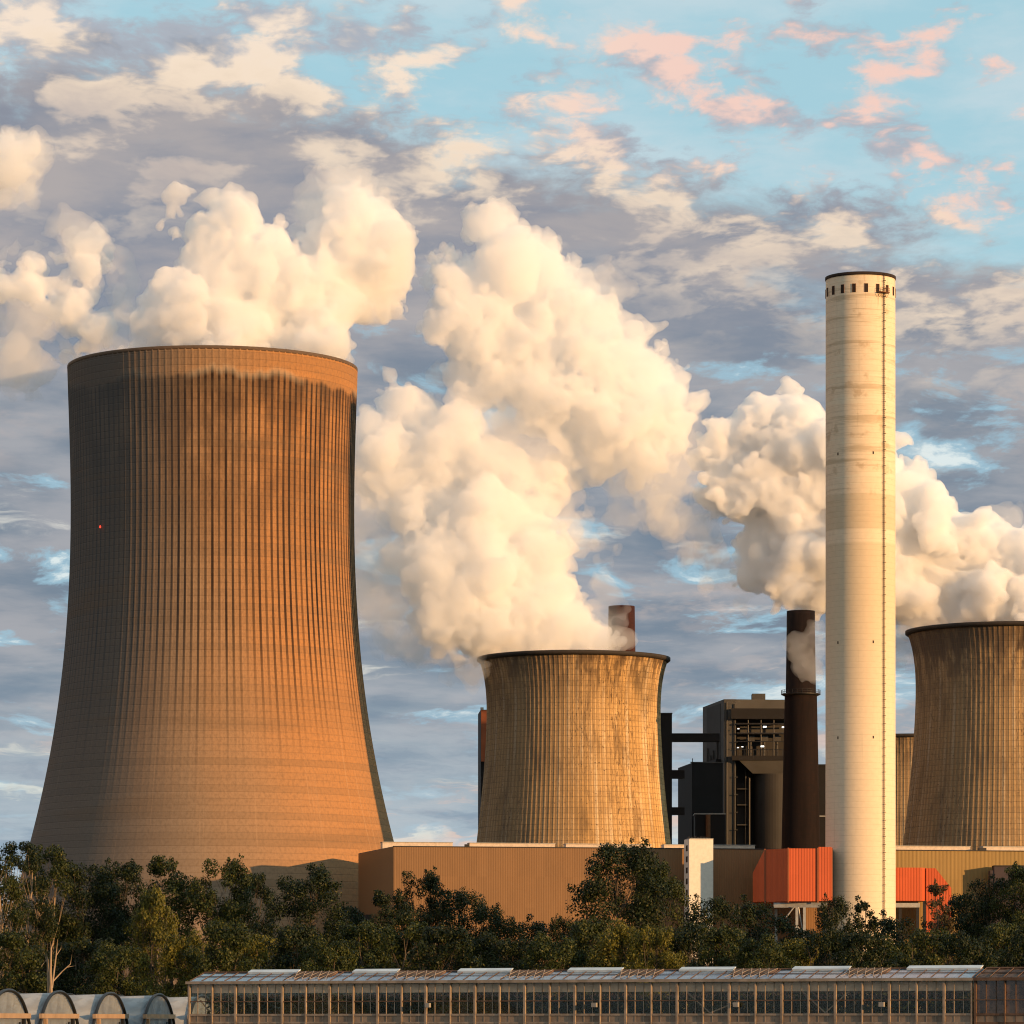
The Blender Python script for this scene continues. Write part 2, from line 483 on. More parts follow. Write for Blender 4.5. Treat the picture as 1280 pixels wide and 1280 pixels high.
tower('weathered waisted cooling tower cut off by the right edge of the photo', 1262, 1150,
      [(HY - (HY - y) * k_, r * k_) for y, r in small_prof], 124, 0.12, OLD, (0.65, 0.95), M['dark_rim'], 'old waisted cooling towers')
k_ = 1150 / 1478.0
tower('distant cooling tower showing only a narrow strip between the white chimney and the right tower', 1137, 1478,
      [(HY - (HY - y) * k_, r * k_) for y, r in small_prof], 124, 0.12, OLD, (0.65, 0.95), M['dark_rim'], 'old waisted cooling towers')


# ------------------------------------------------------------------ chimneys
def chimney_mat():
    m, nt, out = new_mat('cream_chimney_concrete')
    co = objco(nt); x, y, z = xyz(nt, co)
    th = math_node(nt, 'ARCTAN2', y, x)
    g = noise(nt, cxyz(nt, th * 8, z, 0.0), 0.9, 6, 0.65)
    band = noise(nt, cxyz(nt, th * 0.25, z * 0.55, 0.0), 1.0, 5, 0.7)
    patch = noise(nt, cxyz(nt, th * 1.6, z * 0.22, 5.0), 1.0, 4, 0.6)
    lf = (z / 1.25)._m('FRACT'); seam = sm(nt, (lf - 0.5)._m('ABSOLUTE'), 0.42, 0.49)
    run = noise(nt, cxyz(nt, th * 9.0, z * 0.05, 3.0), 1.0, 4, 0.6)
    c = mix(nt, sm(nt, g, 0.3, 0.75) * 0.5, (0.80, 0.65, 0.47), (0.68, 0.55, 0.39))
    upper = sm(nt, z, 108, 128)
    c = mix(nt, sm(nt, band, 0.53, 0.63) * upper * 0.5, c, (0.40, 0.30, 0.18))
    c = mix(nt, sm(nt, band, 0.44, 0.40) * upper * 0.35, c, (0.80, 0.73, 0.56))
    c = mix(nt, sm(nt, patch, 0.56, 0.68) * upper * 0.55, c, (0.46, 0.33, 0.20))
    mid = sm(nt, z, 112.0, 112.6) * sm(nt, z, 120.5, 119.8)
    c = mix(nt, mid * 0.45, c, (0.50, 0.38, 0.23))
    below = sm(nt, z, 109.6, 109.0) * sm(nt, z, 60, 100)
    c = mix(nt, below * 0.40, c, (0.54, 0.42, 0.26))
    c = mix(nt, seam * 0.20, c, (0.42, 0.33, 0.21))
    c = mix(nt, sm(nt, run, 0.56, 0.74) * sm(nt, z, 152, 165) * 0.6, c, (0.20, 0.13, 0.08))
    c = mix(nt, sm(nt, run, 0.60, 0.74) * 0.18, c, (0.36, 0.28, 0.18))
    finish(nt, out, c, 0.85, bump=g * 0.4 - seam * 0.5, bump_d=0.03, spec=0.2)
    return m


M['chimney'] = chimney_mat()
M['soot'] = plain('soot_black', (0.035, 0.022, 0.016), 0.9)
M['rust'] = plain('rusty_steel', (0.20, 0.085, 0.035), 0.8)
DC = 936.0


def white_chimney():
    cx = X(1075.6, DC); t = thing('chimney', 'tall cream white concrete chimney with a ring of dark openings at its top', 'chimney', (cx, DC, 0))
    r = 43.6 / F * DC; H = Z(347, DC)
    MB().lathe([(r * 1.01, 0), (r * 1.0, 60), (r * 0.998, 120), (r * 0.995, H - 0.5)], 128).build('shaft', M['chimney'], t, True)
    MB().lathe([(r * 0.9, H - 0.7), (r + 0.05, H - 0.7), (r + 0.10, H - 0.5), (r + 0.10, H), (r * 0.6, H), (r * 0.6, H - 3)], 128).build('rim', M['soot'], t, True)
    for k in range(18):
        a = R(-90 + 4.6 + 20 * k)
        z = H - 3.6
        c, s = math.cos(a), math.sin(a)
        def q(u, d, zz): return ((r - 0.5 + d) * c - u * s, (r - 0.5 + d) * s + u * c, zz)
        b = MB()
        for (u0, u1, z0, z1) in ((-0.42, -0.36, z - 1.0, z + 0.86), (0.36, 0.42, z - 1.0, z + 0.86), (-0.42, 0.42, z + 0.86, z + 0.94)):
            b.add([q(u, d, zz) for d in (0, 0.56) for (u, zz) in ((u0, z0), (u1, z0), (u1, z1), (u0, z1))],
                  [(0, 1, 2, 3), (4, 7, 6, 5), (0, 4, 5, 1), (1, 5, 6, 2), (2, 6, 7, 3), (3, 7, 4, 0)])
        op = MB().add([q(u, d, zz) for d in (0, 0.515) for (u, zz) in ((-0.36, z - 1.0), (0.36, z - 1.0), (0.36, z + 0.86), (-0.36, z + 0.86))],
                      [(0, 1, 2, 3), (4, 7, 6, 5), (0, 4, 5, 1), (1, 5, 6, 2), (2, 6, 7, 3), (3, 7, 4, 0)]).build('opening', M['soot'], t)
        b.build('opening_frame', M['rust'], op)
    # ladder with safety cage along the shaft
    a = R(-90 + 35.5); c, s = math.cos(a), math.sin(a)
    ld = MB()
    for u in (-0.16, 0.16):
        ld.tube([((r + 0.30) * c - u * s, (r + 0.30) * s + u * c, 3), ((r + 0.30) * c - u * s, (r + 0.30) * s + u * c, H - 0.2)], 0.055, 5)
    z = 4.0; n = 0
    while z < H - 1:
        ld.tube([((r + 0.30) * c + 0.16 * s, (r + 0.30) * s - 0.16 * c, z), ((r + 0.30) * c - 0.16 * s, (r + 0.30) * s + 0.16 * c, z)], 0.035, 4)
        if n % 4 == 0:
            pts = [((r + 0.3 + 0.45 * math.sin(g)) * c + 0.32 * math.cos(g) * s, (r + 0.3 + 0.45 * math.sin(g)) * s - 0.32 * math.cos(g) * c, z) for g in np.linspace(0, PI, 6)]
            ld.tube(pts, 0.05, 4)
        z += 0.45; n += 1
    ld.build('ladder', M['soot'], t)
    pf = MB()
    z = H - 4.6
    def g(u, d, zz): return ((r + d) * c - u * s, (r + d) * s + u * c, zz)
    for (u0, u1, d0, d1, z0, z1) in ((-1.7, 1.0, 0.02, 1.1, z, z + 0.14), (-1.7, 1.0, 1.04, 1.1, z + 1.0, z + 1.07), (-1.7, 1.0, 1.04, 1.1, z + 0.5, z + 0.56)):
        pf.add([g(u, d, zz) for d in (d0, d1) for (u, zz) in ((u0, z0), (u1, z0), (u1, z1), (u0, z1))],
               [(0, 1, 2, 3), (4, 7, 6, 5), (0, 4, 5, 1), (1, 5, 6, 2), (2, 6, 7, 3), (3, 7, 4, 0)])
    for u in (-1.65, -1.0, -0.35, 0.3, 0.95):
        pf.tube([g(u, 1.07, z), g(u, 1.07, z + 1.05)], 0.04, 4)
        pf.tube([g(u, 1.0, z), g(u, 0.0, z - 0.9)], 0.05, 4)
    pf.build('inspection_platform', M['rust'], t)
    for py in (567, 803, 922):
        for px in (1045, 1088):
            zz = Z(py, DC - 6); aa = -PI / 2 + math.asin(max(-.98, min(.98, (px - 1075.6) / 43.6)))
            cc, ss = math.cos(aa), math.sin(aa)
            MB().add([((r - 0.3 + d) * cc - u * ss, (r - 0.3 + d) * ss + u * cc, h) for d in (0, 0.33) for (u, h) in ((-.15, zz - .3), (.15, zz - .3), (.15, zz + .3), (-.15, zz + .3))],
                     [(0, 1, 2, 3), (4, 7, 6, 5), (0, 4, 5, 1), (1, 5, 6, 2), (2, 6, 7, 3), (3, 7, 4, 0)]).build('vent_hole', M['soot'], t)


white_chimney()


def brick_mat(name, a, b, mortar, sx=0.55, sz=0.30):
    m, nt, out = new_mat(name)
    co = objco(nt); x, y, z = xyz(nt, co)
    th = math_node(nt, 'ARCTAN2', y, x)
    bt = nt.nodes.new('ShaderNodeTexBrick')
    put(nt, bt.inputs['Vector'], cxyz(nt, th * 4.0, z, 0.0))
    put(nt, bt.inputs['Color1'], a); put(nt, bt.inputs['Color2'], b); put(nt, bt.inputs['Mortar'], mortar)
    bt.inputs['Scale'].default_value = 1.0; bt.inputs['Brick Width'].default_value = 1.2; bt.inputs['Row Height'].default_value = 0.6
    n = noise(nt, cxyz(nt, th * 3.0, z * 0.06, 0.0), 1.0, 4, 0.6)
    c = mix(nt, sm(nt, n, 0.4, 0.65) * 0.6, V(nt, bt.outputs[0]), tuple(q * 0.5 for q in a))
    finish(nt, out, c, 0.9, spec=0.15)
    return m


M['dark_brick'] = brick_mat('sooty_dark_brick', (0.014, 0.009, 0.008), (0.018, 0.010, 0.008), (0.010, 0.008, 0.007))
M['red_brick'] = brick_mat('dark_red_brick', (0.05, 0.018, 0.014), (0.065, 0.022, 0.016), (0.03, 0.017, 0.015))


def stack(label, cxp, D, prof, mat, ring_y=None):
    t = thing('brick_stack', label, 'chimney', (X(cxp, D), D, 0))
    pr = [(r / F * D, Z(y, D)) for y, r in prof]
    MB().lathe([(pr[0][0] * 1.12, 0)] + pr + [(pr[-1][0] * 0.75, pr[-1][1]), (pr[-1][0] * 0.75, pr[-1][1] - 4)], 48).build('shaft', mat, t, True)
    if ring_y:
        z = Z(ring_y, D); r = 20.5 / F * D
        MB().lathe([(r, z - 0.5), (r + 0.9, z - 0.1), (r + 0.9, z + 0.1), (r - 0.6, z + 0.1)], 48).build('gallery', M['dark_steel'], t)
        rl = MB()
        for hh in (0.55, 1.1): rl.lathe([(r + 0.8, z + hh), (r + 0.86, z + hh), (r + 0.86, z + hh + .06), (r + 0.8, z + hh + .06), (r + 0.8, z + hh)], 48)
        for k in range(24):
            a = 2 * PI * k / 24; rl.tube([((r + .83) * math.cos(a), (r + .83) * math.sin(a), z), ((r + .83) * math.cos(a), (r + .83) * math.sin(a), z + 1.15)], 0.05, 4)
        rl.build('gallery_railing', M['dark_steel'], t)
    return t


stack('black brick stack with a gallery ring, wrapped in steam beside the white chimney', 1001, 1122,
      [(1060, 24.2), (1000, 22.9), (940, 21.7), (880, 20.4), (869, 20.2), (868, 19.0), (800, 17.9), (764, 17.6)], M['dark_brick'], 868)
stack('dark red stack top half hidden in the steam above the middle cooling tower', 777, 1330, [(900, 18.5), (820, 17.4), (758, 16.4)], M['red_brick'])


# ------------------------------------------------------------------ the long hall and what stands at it
def clad_mat(name, col, pitch, depth=0.05, var=0.2, vary=(1, 0)):
    """trapezoidal sheet cladding with vertical ribs, running along the wall"""
    m, nt, out = new_mat(name)
    co = objco(nt); x, y, z = xyz(nt, co)
    u = x * vary[0] + y * vary[1]
    ph = (u / pitch)._m('FRACT')
    rib = sm(nt, (ph - 0.5)._m('ABSOLUTE'), 0.18, 0.30)
    sheet = noise(nt, cxyz(nt, (u / (pitch * 4))._m('FLOOR') * 3.3, (z / 7.0)._m('FLOOR') * 5.1, 0.0), 1.0, 1, 0.5)
    n = noise(nt, cxyz(nt, u, z * 0.35, 0.0), 0.35, 5, 0.65)
    c = mix(nt, sm(nt, sheet, 0.35, 0.65) * var, col, tuple(q * 0.62 for q in col))
    c = mix(nt, sm(nt, n, 0.42, 0.72) * var, c, tuple(q * 0.55 for q in col))
    c = mix(nt, rib * 0.14, c, tuple(q * 0.5 for q in col))
    finish(nt, out, c, 0.6, bump=rib, bump_d=depth, spec=0.25)
    return m


M['brown_clad'] = clad_mat('brown_sheet_cladding', (0.245, 0.133, 0.060), 0.55, 0.02, 0.2, vary=(0.97, 0.24))
M['olive_clad'] = clad_mat('olive_sheet_cladding', (0.30, 0.195, 0.065), 0.9, 0.04, 0.2, vary=(0.97, 0.24))
M['cream'] = plain('cream_painted_sheet', (0.66, 0.54, 0.42), 0.5)
M['white_paint'] = plain('white_painted_wall', (0.78, 0.72, 0.62), 0.6, var=0.12)
M['orange_clad'] = clad_mat('orange_red_cladding', (0.55, 0.105, 0.035), 0.62, 0.06, 0.15, (0.95, 0.3))
M['roof_felt'] = plain('grey_roof_felt', (0.16, 0.15, 0.14), 0.9)
M['dark_grey'] = plain('dark_grey_cladding', (0.034, 0.030, 0.027), 0.7, scale=0.15)
M['mid_grey'] = plain('mid_grey_cladding', (0.072, 0.068, 0.063), 0.7, scale=0.15)
M['orange_dark'] = plain('rust_orange_cladding', (0.34, 0.10, 0.04), 0.7, scale=0.15)

HP = Vector((X(492, 936), 936)); HQ = Vector((X(1300, 963), 963)); HB = Vector((X(448, 976), 976)) - HP
HZ = Z(1058.5, 936)


def hx(px):
    """point of the hall's front line at a pixel column"""
    k = (px - 640) / F; d = HQ - HP
    t = (k * HP.y - HP.x) / (d.x - k * d.y)
    return HP + d * t


def hall():
    t = thing('factory_hall', 'long flat-roofed brown clad hall in front of the middle and right cooling towers', 'hall')
    hd = (HQ - HP).normalized(); out = Vector((hd.y, -hd.x))
    E = HP + (HQ - HP) * 1.06
    S1 = hx(1078)
    # the front changes colour behind the white chimney
    MB().prism([HP, S1, S1 + HB, HP + HB], 0, HZ).build('wall', M['brown_clad'], t)
    MB().prism([S1, E, E + HB, S1 + HB], 0, HZ - 0.01).build('wall', M['olive_clad'], t)
    MB().prism([HP - hd * 0.1 + out * 0.1, E + out * 0.1, E + out * 0.1 - out * 0.5, HP - hd * 0.1 - out * 0.4], HZ, HZ + 0.22).build('parapet', M['dark_grey'], t)
    MB().prism([HP + HB * 0.02, E + HB * 0.02, E + HB, HP + HB], HZ, HZ + 0.12).build('roof', M['roof_felt'], t)
    # skylight monitors on the roof, seen above the edge
    for (a, b, kb, h) in ((467, 575, 0.30, 1.55), (592, 699, 0.10, 1.15), (713, 820, 0.10, 1.1), (836, 950, 0.10, 1.1), (1124, 1222, 0.12, 1.25), (1238, 1310, 0.12, 1.25)):
        p, q = hx(a) + HB * kb, hx(b) + HB * kb
        if a == 467: p = p + hd * 4.5 ; q = q + hd * 1.0
        mo = MB().obox(p, q, 3.0, HZ + 0.12, HZ + h, 0.0).build('roof_monitor', M['cream'], t)
        MB().obox(p - hd * .1, q + hd * .1, 3.3, HZ + h, HZ + h + 0.12, 0.05).build('monitor_cap', M['light_steel'], mo)
    u0 = hx(1228) + HB * 0.05
    MB().obox(u0, u0 + hd * 1.7, 1.5, HZ + 0.12, HZ + 0.9, 0.0).build('roof_fan', M['dark_steel'], t)
    u0 = hx(584) + HB * 0.05
    MB().obox(u0, u0 + hd * 0.9, 1.2, HZ + 0.12, HZ + 0.8, 0.0).build('roof_fan', M['dark_steel'], t)
    # low annex against the end wall
    a0 = HP + HB * 0.62
    MB().prism([a0 + Vector((-1.2, 0)), a0 + Vector((-0.02, 0)), HP + HB * 0.9 + Vector((-0.02, 0)), HP + HB * 0.9 + Vector((-1.2, 0))], 0, Z(1141, 945)).build('annex', M['dark_grey'], t)
    return hd, out


hall_dir, hall_out = hall()


def stair_tower():
    p = hx(861.5) + hall_out * 10.4; q = hx(891.5) + hall_out * 10.4
    p = Vector((X(861.5, p.y), p.y)); q = Vector((X(891.5, q.y), q.y))
    t = thing('stair_tower', 'white stair tower standing against the front of the brown hall', 'tower', (p.x, p.y, 0))
    H = Z(1049, p.y)
    a = Vector((0, 0)); b = q - p; back = -hall_out * 5.2
    MB().prism([a, b, b + back, a + back], 0, H).build('wall', M['white_paint'], t)
    MB().prism([a + b * .02 - back * .01, b * 1.01 - back * .01, b * 1.01 + back, a + b * .02 + back], H, H + 0.2).build('roof', M['light_steel'], t)
    for k in range(9):
        z = H - 2.6 - k * 2.5
        c0 = back * 0.30; c1 = back * 0.62; n = -b.normalized() * 0.05
        MB().prism([c0 + n, c0 - n, c1 - n, c1 + n], z, z + 1.3).build('window', M['soot'], t)
    ma = MB()
    for k in range(7):
        c = b * (0.05 + k * 0.13) + back * 0.3
        ma.box(c.x - 0.25, c.x + 0.25, c.y - 0.3, c.y + 0.3, H + 0.2, H + 0.55 + 0.25 * random.random())
    ma.build('roof_unit', M['dark_steel'], t)


stair_tower()


def duct_left():
    D = 926.0
    t = thing('flue_duct', 'orange red faceted flue duct on white steel legs left of the white chimney', 'duct', (X(985, D), D, 0))
    o = Vector((X(985, D), D))
    def P(px, d): return Vector((X(px, d), d)) - o
    zt, zb = Z(1060.5, D), Z(1126.5, D)
    pts = [P(985.5, D), P(1040.5, D + 1.0), P(1040.5, D + 12), P(958, D + 22), P(956, D + 6.5)]
    MB().prism(pts, zb, zt).build('casing', M['orange_clad'], t)
    MB().prism([P(1040.5, D + 1.0) + Vector((0.01, 0.02)), P(1040.5, D + 1.0) + Vector((0.08, 0.02)), P(1040.5, D + 12) + Vector((0.08, 0)), P(1040.5, D + 12) + Vector((0.01, 0))], zb + .1, zt - .1).build('bounce_shield', M['dark_steel'], t)  # added dark sheet that keeps the casing's red bounce off the chimney
    pts = [P(955.8, D + 6.6), P(957.9, D + 22), P(941, D + 20), P(941, D + 11.5)]
    zz = [Z(1061.5, D + 6.6), Z(1064, D + 22), Z(1091, D + 20), Z(1091, D + 11.5)]
    MB().prism(pts, Z(1127, D + 8), zz).build('sloping_casing', M['orange_clad'], t)
    for px, d in ((985.5, D), (1022.5, D + 0.65), (1040.0, D + 1.0), (956.3, D + 6.5)):
        p = P(px, d - 0.15); MB().box(p.x - 0.17, p.x + 0.17, p.y - 0.15, p.y + 0.14, zb - 0.3, zt + 0.15).build('corner_trim', M['orange_dark'], t)
    p = P(1032, D + 0.9)
    MB().prism([P(1023, D + 0.4), P(1039.4, D + 0.7), P(1039.4, D + 0.97), P(1023, D + 0.65)], zb + 0.05, zt + 0.35).build('access_panel', M['orange_clad'], t)
    MB().prism([P(967, D + 3.0), P(1034, D + 1.2), P(1034, D + 2.2), P(967, D + 4.0)], zb - 1.35, zb - 0.25).build('support_beam', M['light_steel'], t)
    for px, d in ((996, D + 2), (1005.5, D + 1.5), (970, D + 14), (1030, D + 10)):
        q = P(px, d); MB().box(q.x - 0.3, q.x + 0.3, q.y - 0.3, q.y + 0.3, 0, zb - 1.36).build('leg', M['light_steel'], t)
    b = MB()
    for (x0, y0, x1, y1) in ((998, 1134, 1004, 1166), (993, 1133, 983, 1146), (997, 1158, 1008, 1172)):
        b.tube([(P(x0, D + 1.8).x, 1.8, Z(y0, D)), (P(x1, D + 1.8).x, 1.8, Z(y1, D))], 0.16, 6)
    b.build('brace', M['light_steel'], t)
    return t


duct_left()


def duct_right():
    D = 945.0
    t = thing('flue_duct', 'orange duct with a sloping right shoulder, half behind the white chimney on its right', 'duct', (X(1150, D), D, 0))
    o = Vector((X(1150, D), D))
    def P(px, d): return Vector((X(px, d), d)) - o
    zt, zb = Z(1084.5, D), Z(1126, D)
    MB().prism([P(1098, D - 0.5), P(1152, D), P(1152, D + 8), P(1098, D + 7)], zb, zt).build('casing', M['orange_clad'], t)
    MB().prism([P(1152.1, D + 0.02), P(1158, D + 2.0), P(1158, D + 8), P(1152.1, D + 8)], zb, zt).build('corner_panel', M['orange_clad'], t)
    # shouldered end piece: a pentagon seen from the front
    y0, y1 = 1.2, 8.5
    out = [(1158.2, 1085), (1170, 1085), (1190, 1110), (1190, 1165), (1158.2, 1165)]
    vs = [(P(px, D).x, y, Z(py, D)) for y in (y0, y1) for px, py in out]
    fs = [(4, 3, 2, 1, 0), (5, 6, 7, 8, 9)] + [(i, (i + 1) % 5, 5 + (i + 1) % 5, 5 + i) for i in range(5)]
    MB().add(vs, fs).build('end_casing', M['orange_clad'], t)
    MB().prism([P(1098, D - 0.2), P(1150, D + 0.2), P(1150, D + 1.2), P(1098, D + 0.8)], zb - 1.5, zb - 0.5).build('support_beam', M['light_steel'], t)
    for px in (1125, 1147, 1155.5):
        q = P(px, D + 1); MB().box(q.x - 0.35, q.x + 0.35, q.y - 0.3, q.y + 0.3, 0, zb - (1.51 if px < 1150 else 0.0)).build('leg', M['dark_steel'], t)
    return t


duct_right()


# ------------------------------------------------------------------ boiler house group behind the hall
def boiler_house():
    D = 1250.0
    o = Vector((X(905, D), D))
    t = thing('boiler_house', 'tall dark grey boiler house with a railed equipment gallery behind the black stack', 'building', (o.x, o.y, 0))
    def P(px, d): return Vector((X(px, d), d)) - o
    zt = Z(874, D)
    back = 30.0
    L = P(905, D); Rr = P(1012, D + 3); LB = P(878.5, D + 29); RB = P(985, D + 34)
    x1 = P(920, D)
    MB().prism([L, x1, P(915, D + 30), LB], 0, [zt, zt, zt + 0.0, Z(884, D + 29)]).build('pier', M['mid_grey'], t)
    # darker sheeting on the pier's left flank
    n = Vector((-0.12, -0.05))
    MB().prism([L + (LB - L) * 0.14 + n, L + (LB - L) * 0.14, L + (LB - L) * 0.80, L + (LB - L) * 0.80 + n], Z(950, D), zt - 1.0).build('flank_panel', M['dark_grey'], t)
    MB().prism([x1 + Vector((.01, 0.01)), Rr, RB, P(915.2, D + 30)], Z(886, D), zt - 0.02).build('upper_storey', M['mid_grey'], t)
    rb = D + 7
    MB().prism([P(920, rb), P(1012, rb + 3), RB + Vector((0, -0.1)), P(915.3, D + 29.9)], 0, Z(886.1, D)).build('back_wall', M['dark_grey'], t)
    MB().prism([P(914, D - 2), P(1000, D - 1), P(1000, D + 6), P(920.2, D + 6)], Z(899, D), Z(886, D)).build('canopy', M['black_cladding'], t)
    MB().prism([P(915, D - 2.5), P(1000, D - 1), P(1000, D + 6.9), P(920.2, D + 6.9)], Z(951, D), Z(945, D)).build('gallery_floor', M['black_cladding'], t)
    g = MB()
    for yy in (905, 917, 927, 937):
        z = Z(yy, D); a, b = P(921, D - 1.2), P(1000, D)
        g.tube([(a.x, a.y, z), (b.x, b.y, z)], 0.28 if yy in (905, 917) else 0.12, 6)
    for px in range(924, 1000, 6):
        a = P(px, D - 1.0); g.tube([(a.x, a.y, Z(945, D)), (a.x, a.y, Z(936.5, D))], 0.09, 4)
    for px in (935, 951, 967, 985):
        a = P(px, D - 0.4); g.tube([(a.x, a.y, Z(945, D)), (a.x, a.y, Z(900, D))], 0.25, 6)
    g.build('gallery_railing', M['dark_steel'], t)
    for px in (938, 955, 971):
        k = MB(); a = P(px, D + 3.4); k.box(a.x - 1.2, a.x + 1.2, a.y - 1.0, a.y + 1.0, Z(926, D), Z(919, D))
        k.tube([(a.x, a.y, Z(944, D)), (a.x, a.y, Z(926, D))], 0.4, 8)
        k.build('fan_unit', M['mid_grey'], t)
    b = P(925, D + 3)
    MB().box(P(926, D).x, P(998, D).x, 4.2, 5.2, Z(916, D), Z(907, D)).build('pipe_duct', M['mid_grey'], t)
    for px, py in ((956, 909), (979.5, 909.5), (953, 933.5), (923, 911.5), (922.5, 935), (928, 934)):
        a = P(px, D - 1.9); s = 0.42 if px > 940 else 0.22
        MB().box(a.x - s * 1.2, a.x + s * 1.2, a.y - 0.2, a.y + 0.1, Z(py, D) - s * 0.5, Z(py, D) + s * 0.5).build('work_lamp', M['white_lamp'], t)
    for px, r_, y0, y1, dd in ((932, .22, 1056, 960, 2.5), (936.5, .35, 1056, 972, 2.0), (918.5, .18, 1056, 880, -0.4), (909, .14, 1056, 878, -0.4)):
        a = P(px, D + dd); MB().tube([(a.x, a.y, Z(y1, D)), (a.x, a.y, max(0, Z(1100, D)))], r_, 7).build('riser_pipe', M['dark_steel'], t)
    for yy in range(905, 1056, 22):
        MB().box(P(917.5, D).x, P(922, D).x, -1.0, -0.02, Z(yy + 1, D), Z(yy, D)).build('stair_landing', M['mid_grey'], t)
    for (yy, x2) in ((985, 938), (1005, 938), (1030, 938)):
        MB().box(P(922, D).x, P(x2, D).x, 2.2, 3.8, Z(yy + 1.2, D), Z(yy, D)).build('walkway', M['mid_grey'], t)
    # hopper under the gallery, and the silo it feeds
    top = [P(924, D - 2), P(998, D - 1), P(998, D + 6.8), P(924, D + 6.8)]; bot = [P(941, D - 0.5), P(990, D), P(990, D + 6.8), P(941, D + 6.8)]
    vs = [(p.x, p.y, Z(951.1, D)) for p in top] + [(p.x, p.y, Z(967, D)) for p in bot]
    MB().add(vs, [(0, 1, 2, 3), (7, 6, 5, 4), (0, 4, 5, 1), (1, 5, 6, 2), (2, 6, 7, 3), (3, 7, 4, 0)]).build('hopper', M['mid_grey'], t)
    c = P(965, D + 4.0)
    MB().lathe([(5.3, 0), (5.3, Z(967.1, D)), (0, Z(967.05, D))], 40, c.x, c.y).build('silo', M['dark_grey'], t, False)
    MB().prism([P(921, D + 4), P(938, D + 4), P(938, D + 6.9), P(921, D + 6.9)], 0, Z(978, D)).build('service_shaft', M['dark_grey'], t)
    MB().box(P(941, D).x, P(957.5, D).x, 3, 8, zt + 0.0, Z(866, D)).build('roof_house', M['mid_grey'], t)
    for q, y0, y1 in ((0.25, 921, 950), (0.42, 935, 948), (0.55, 940, 949), (0.7, 930, 948)):
        a = L + (LB - L) * q + Vector((-0.5, 0)); MB().tube([(a.x, a.y, Z(y1, D)), (a.x, a.y, Z(y0, D))], 0.3, 6).build('flank_pipe', M['mid_grey'], t)
    a, b = L + (LB - L) * 0.12, L + (LB - L) * 0.8
    MB().prism([a + Vector((-1.6, -0.2)), a + Vector((-0.13, 0)), b + Vector((-0.13, 0)), b + Vector((-1.6, 0))], Z(951, D), Z(948, D)).build('flank_gallery', M['black_cladding'], t)


boiler_house()


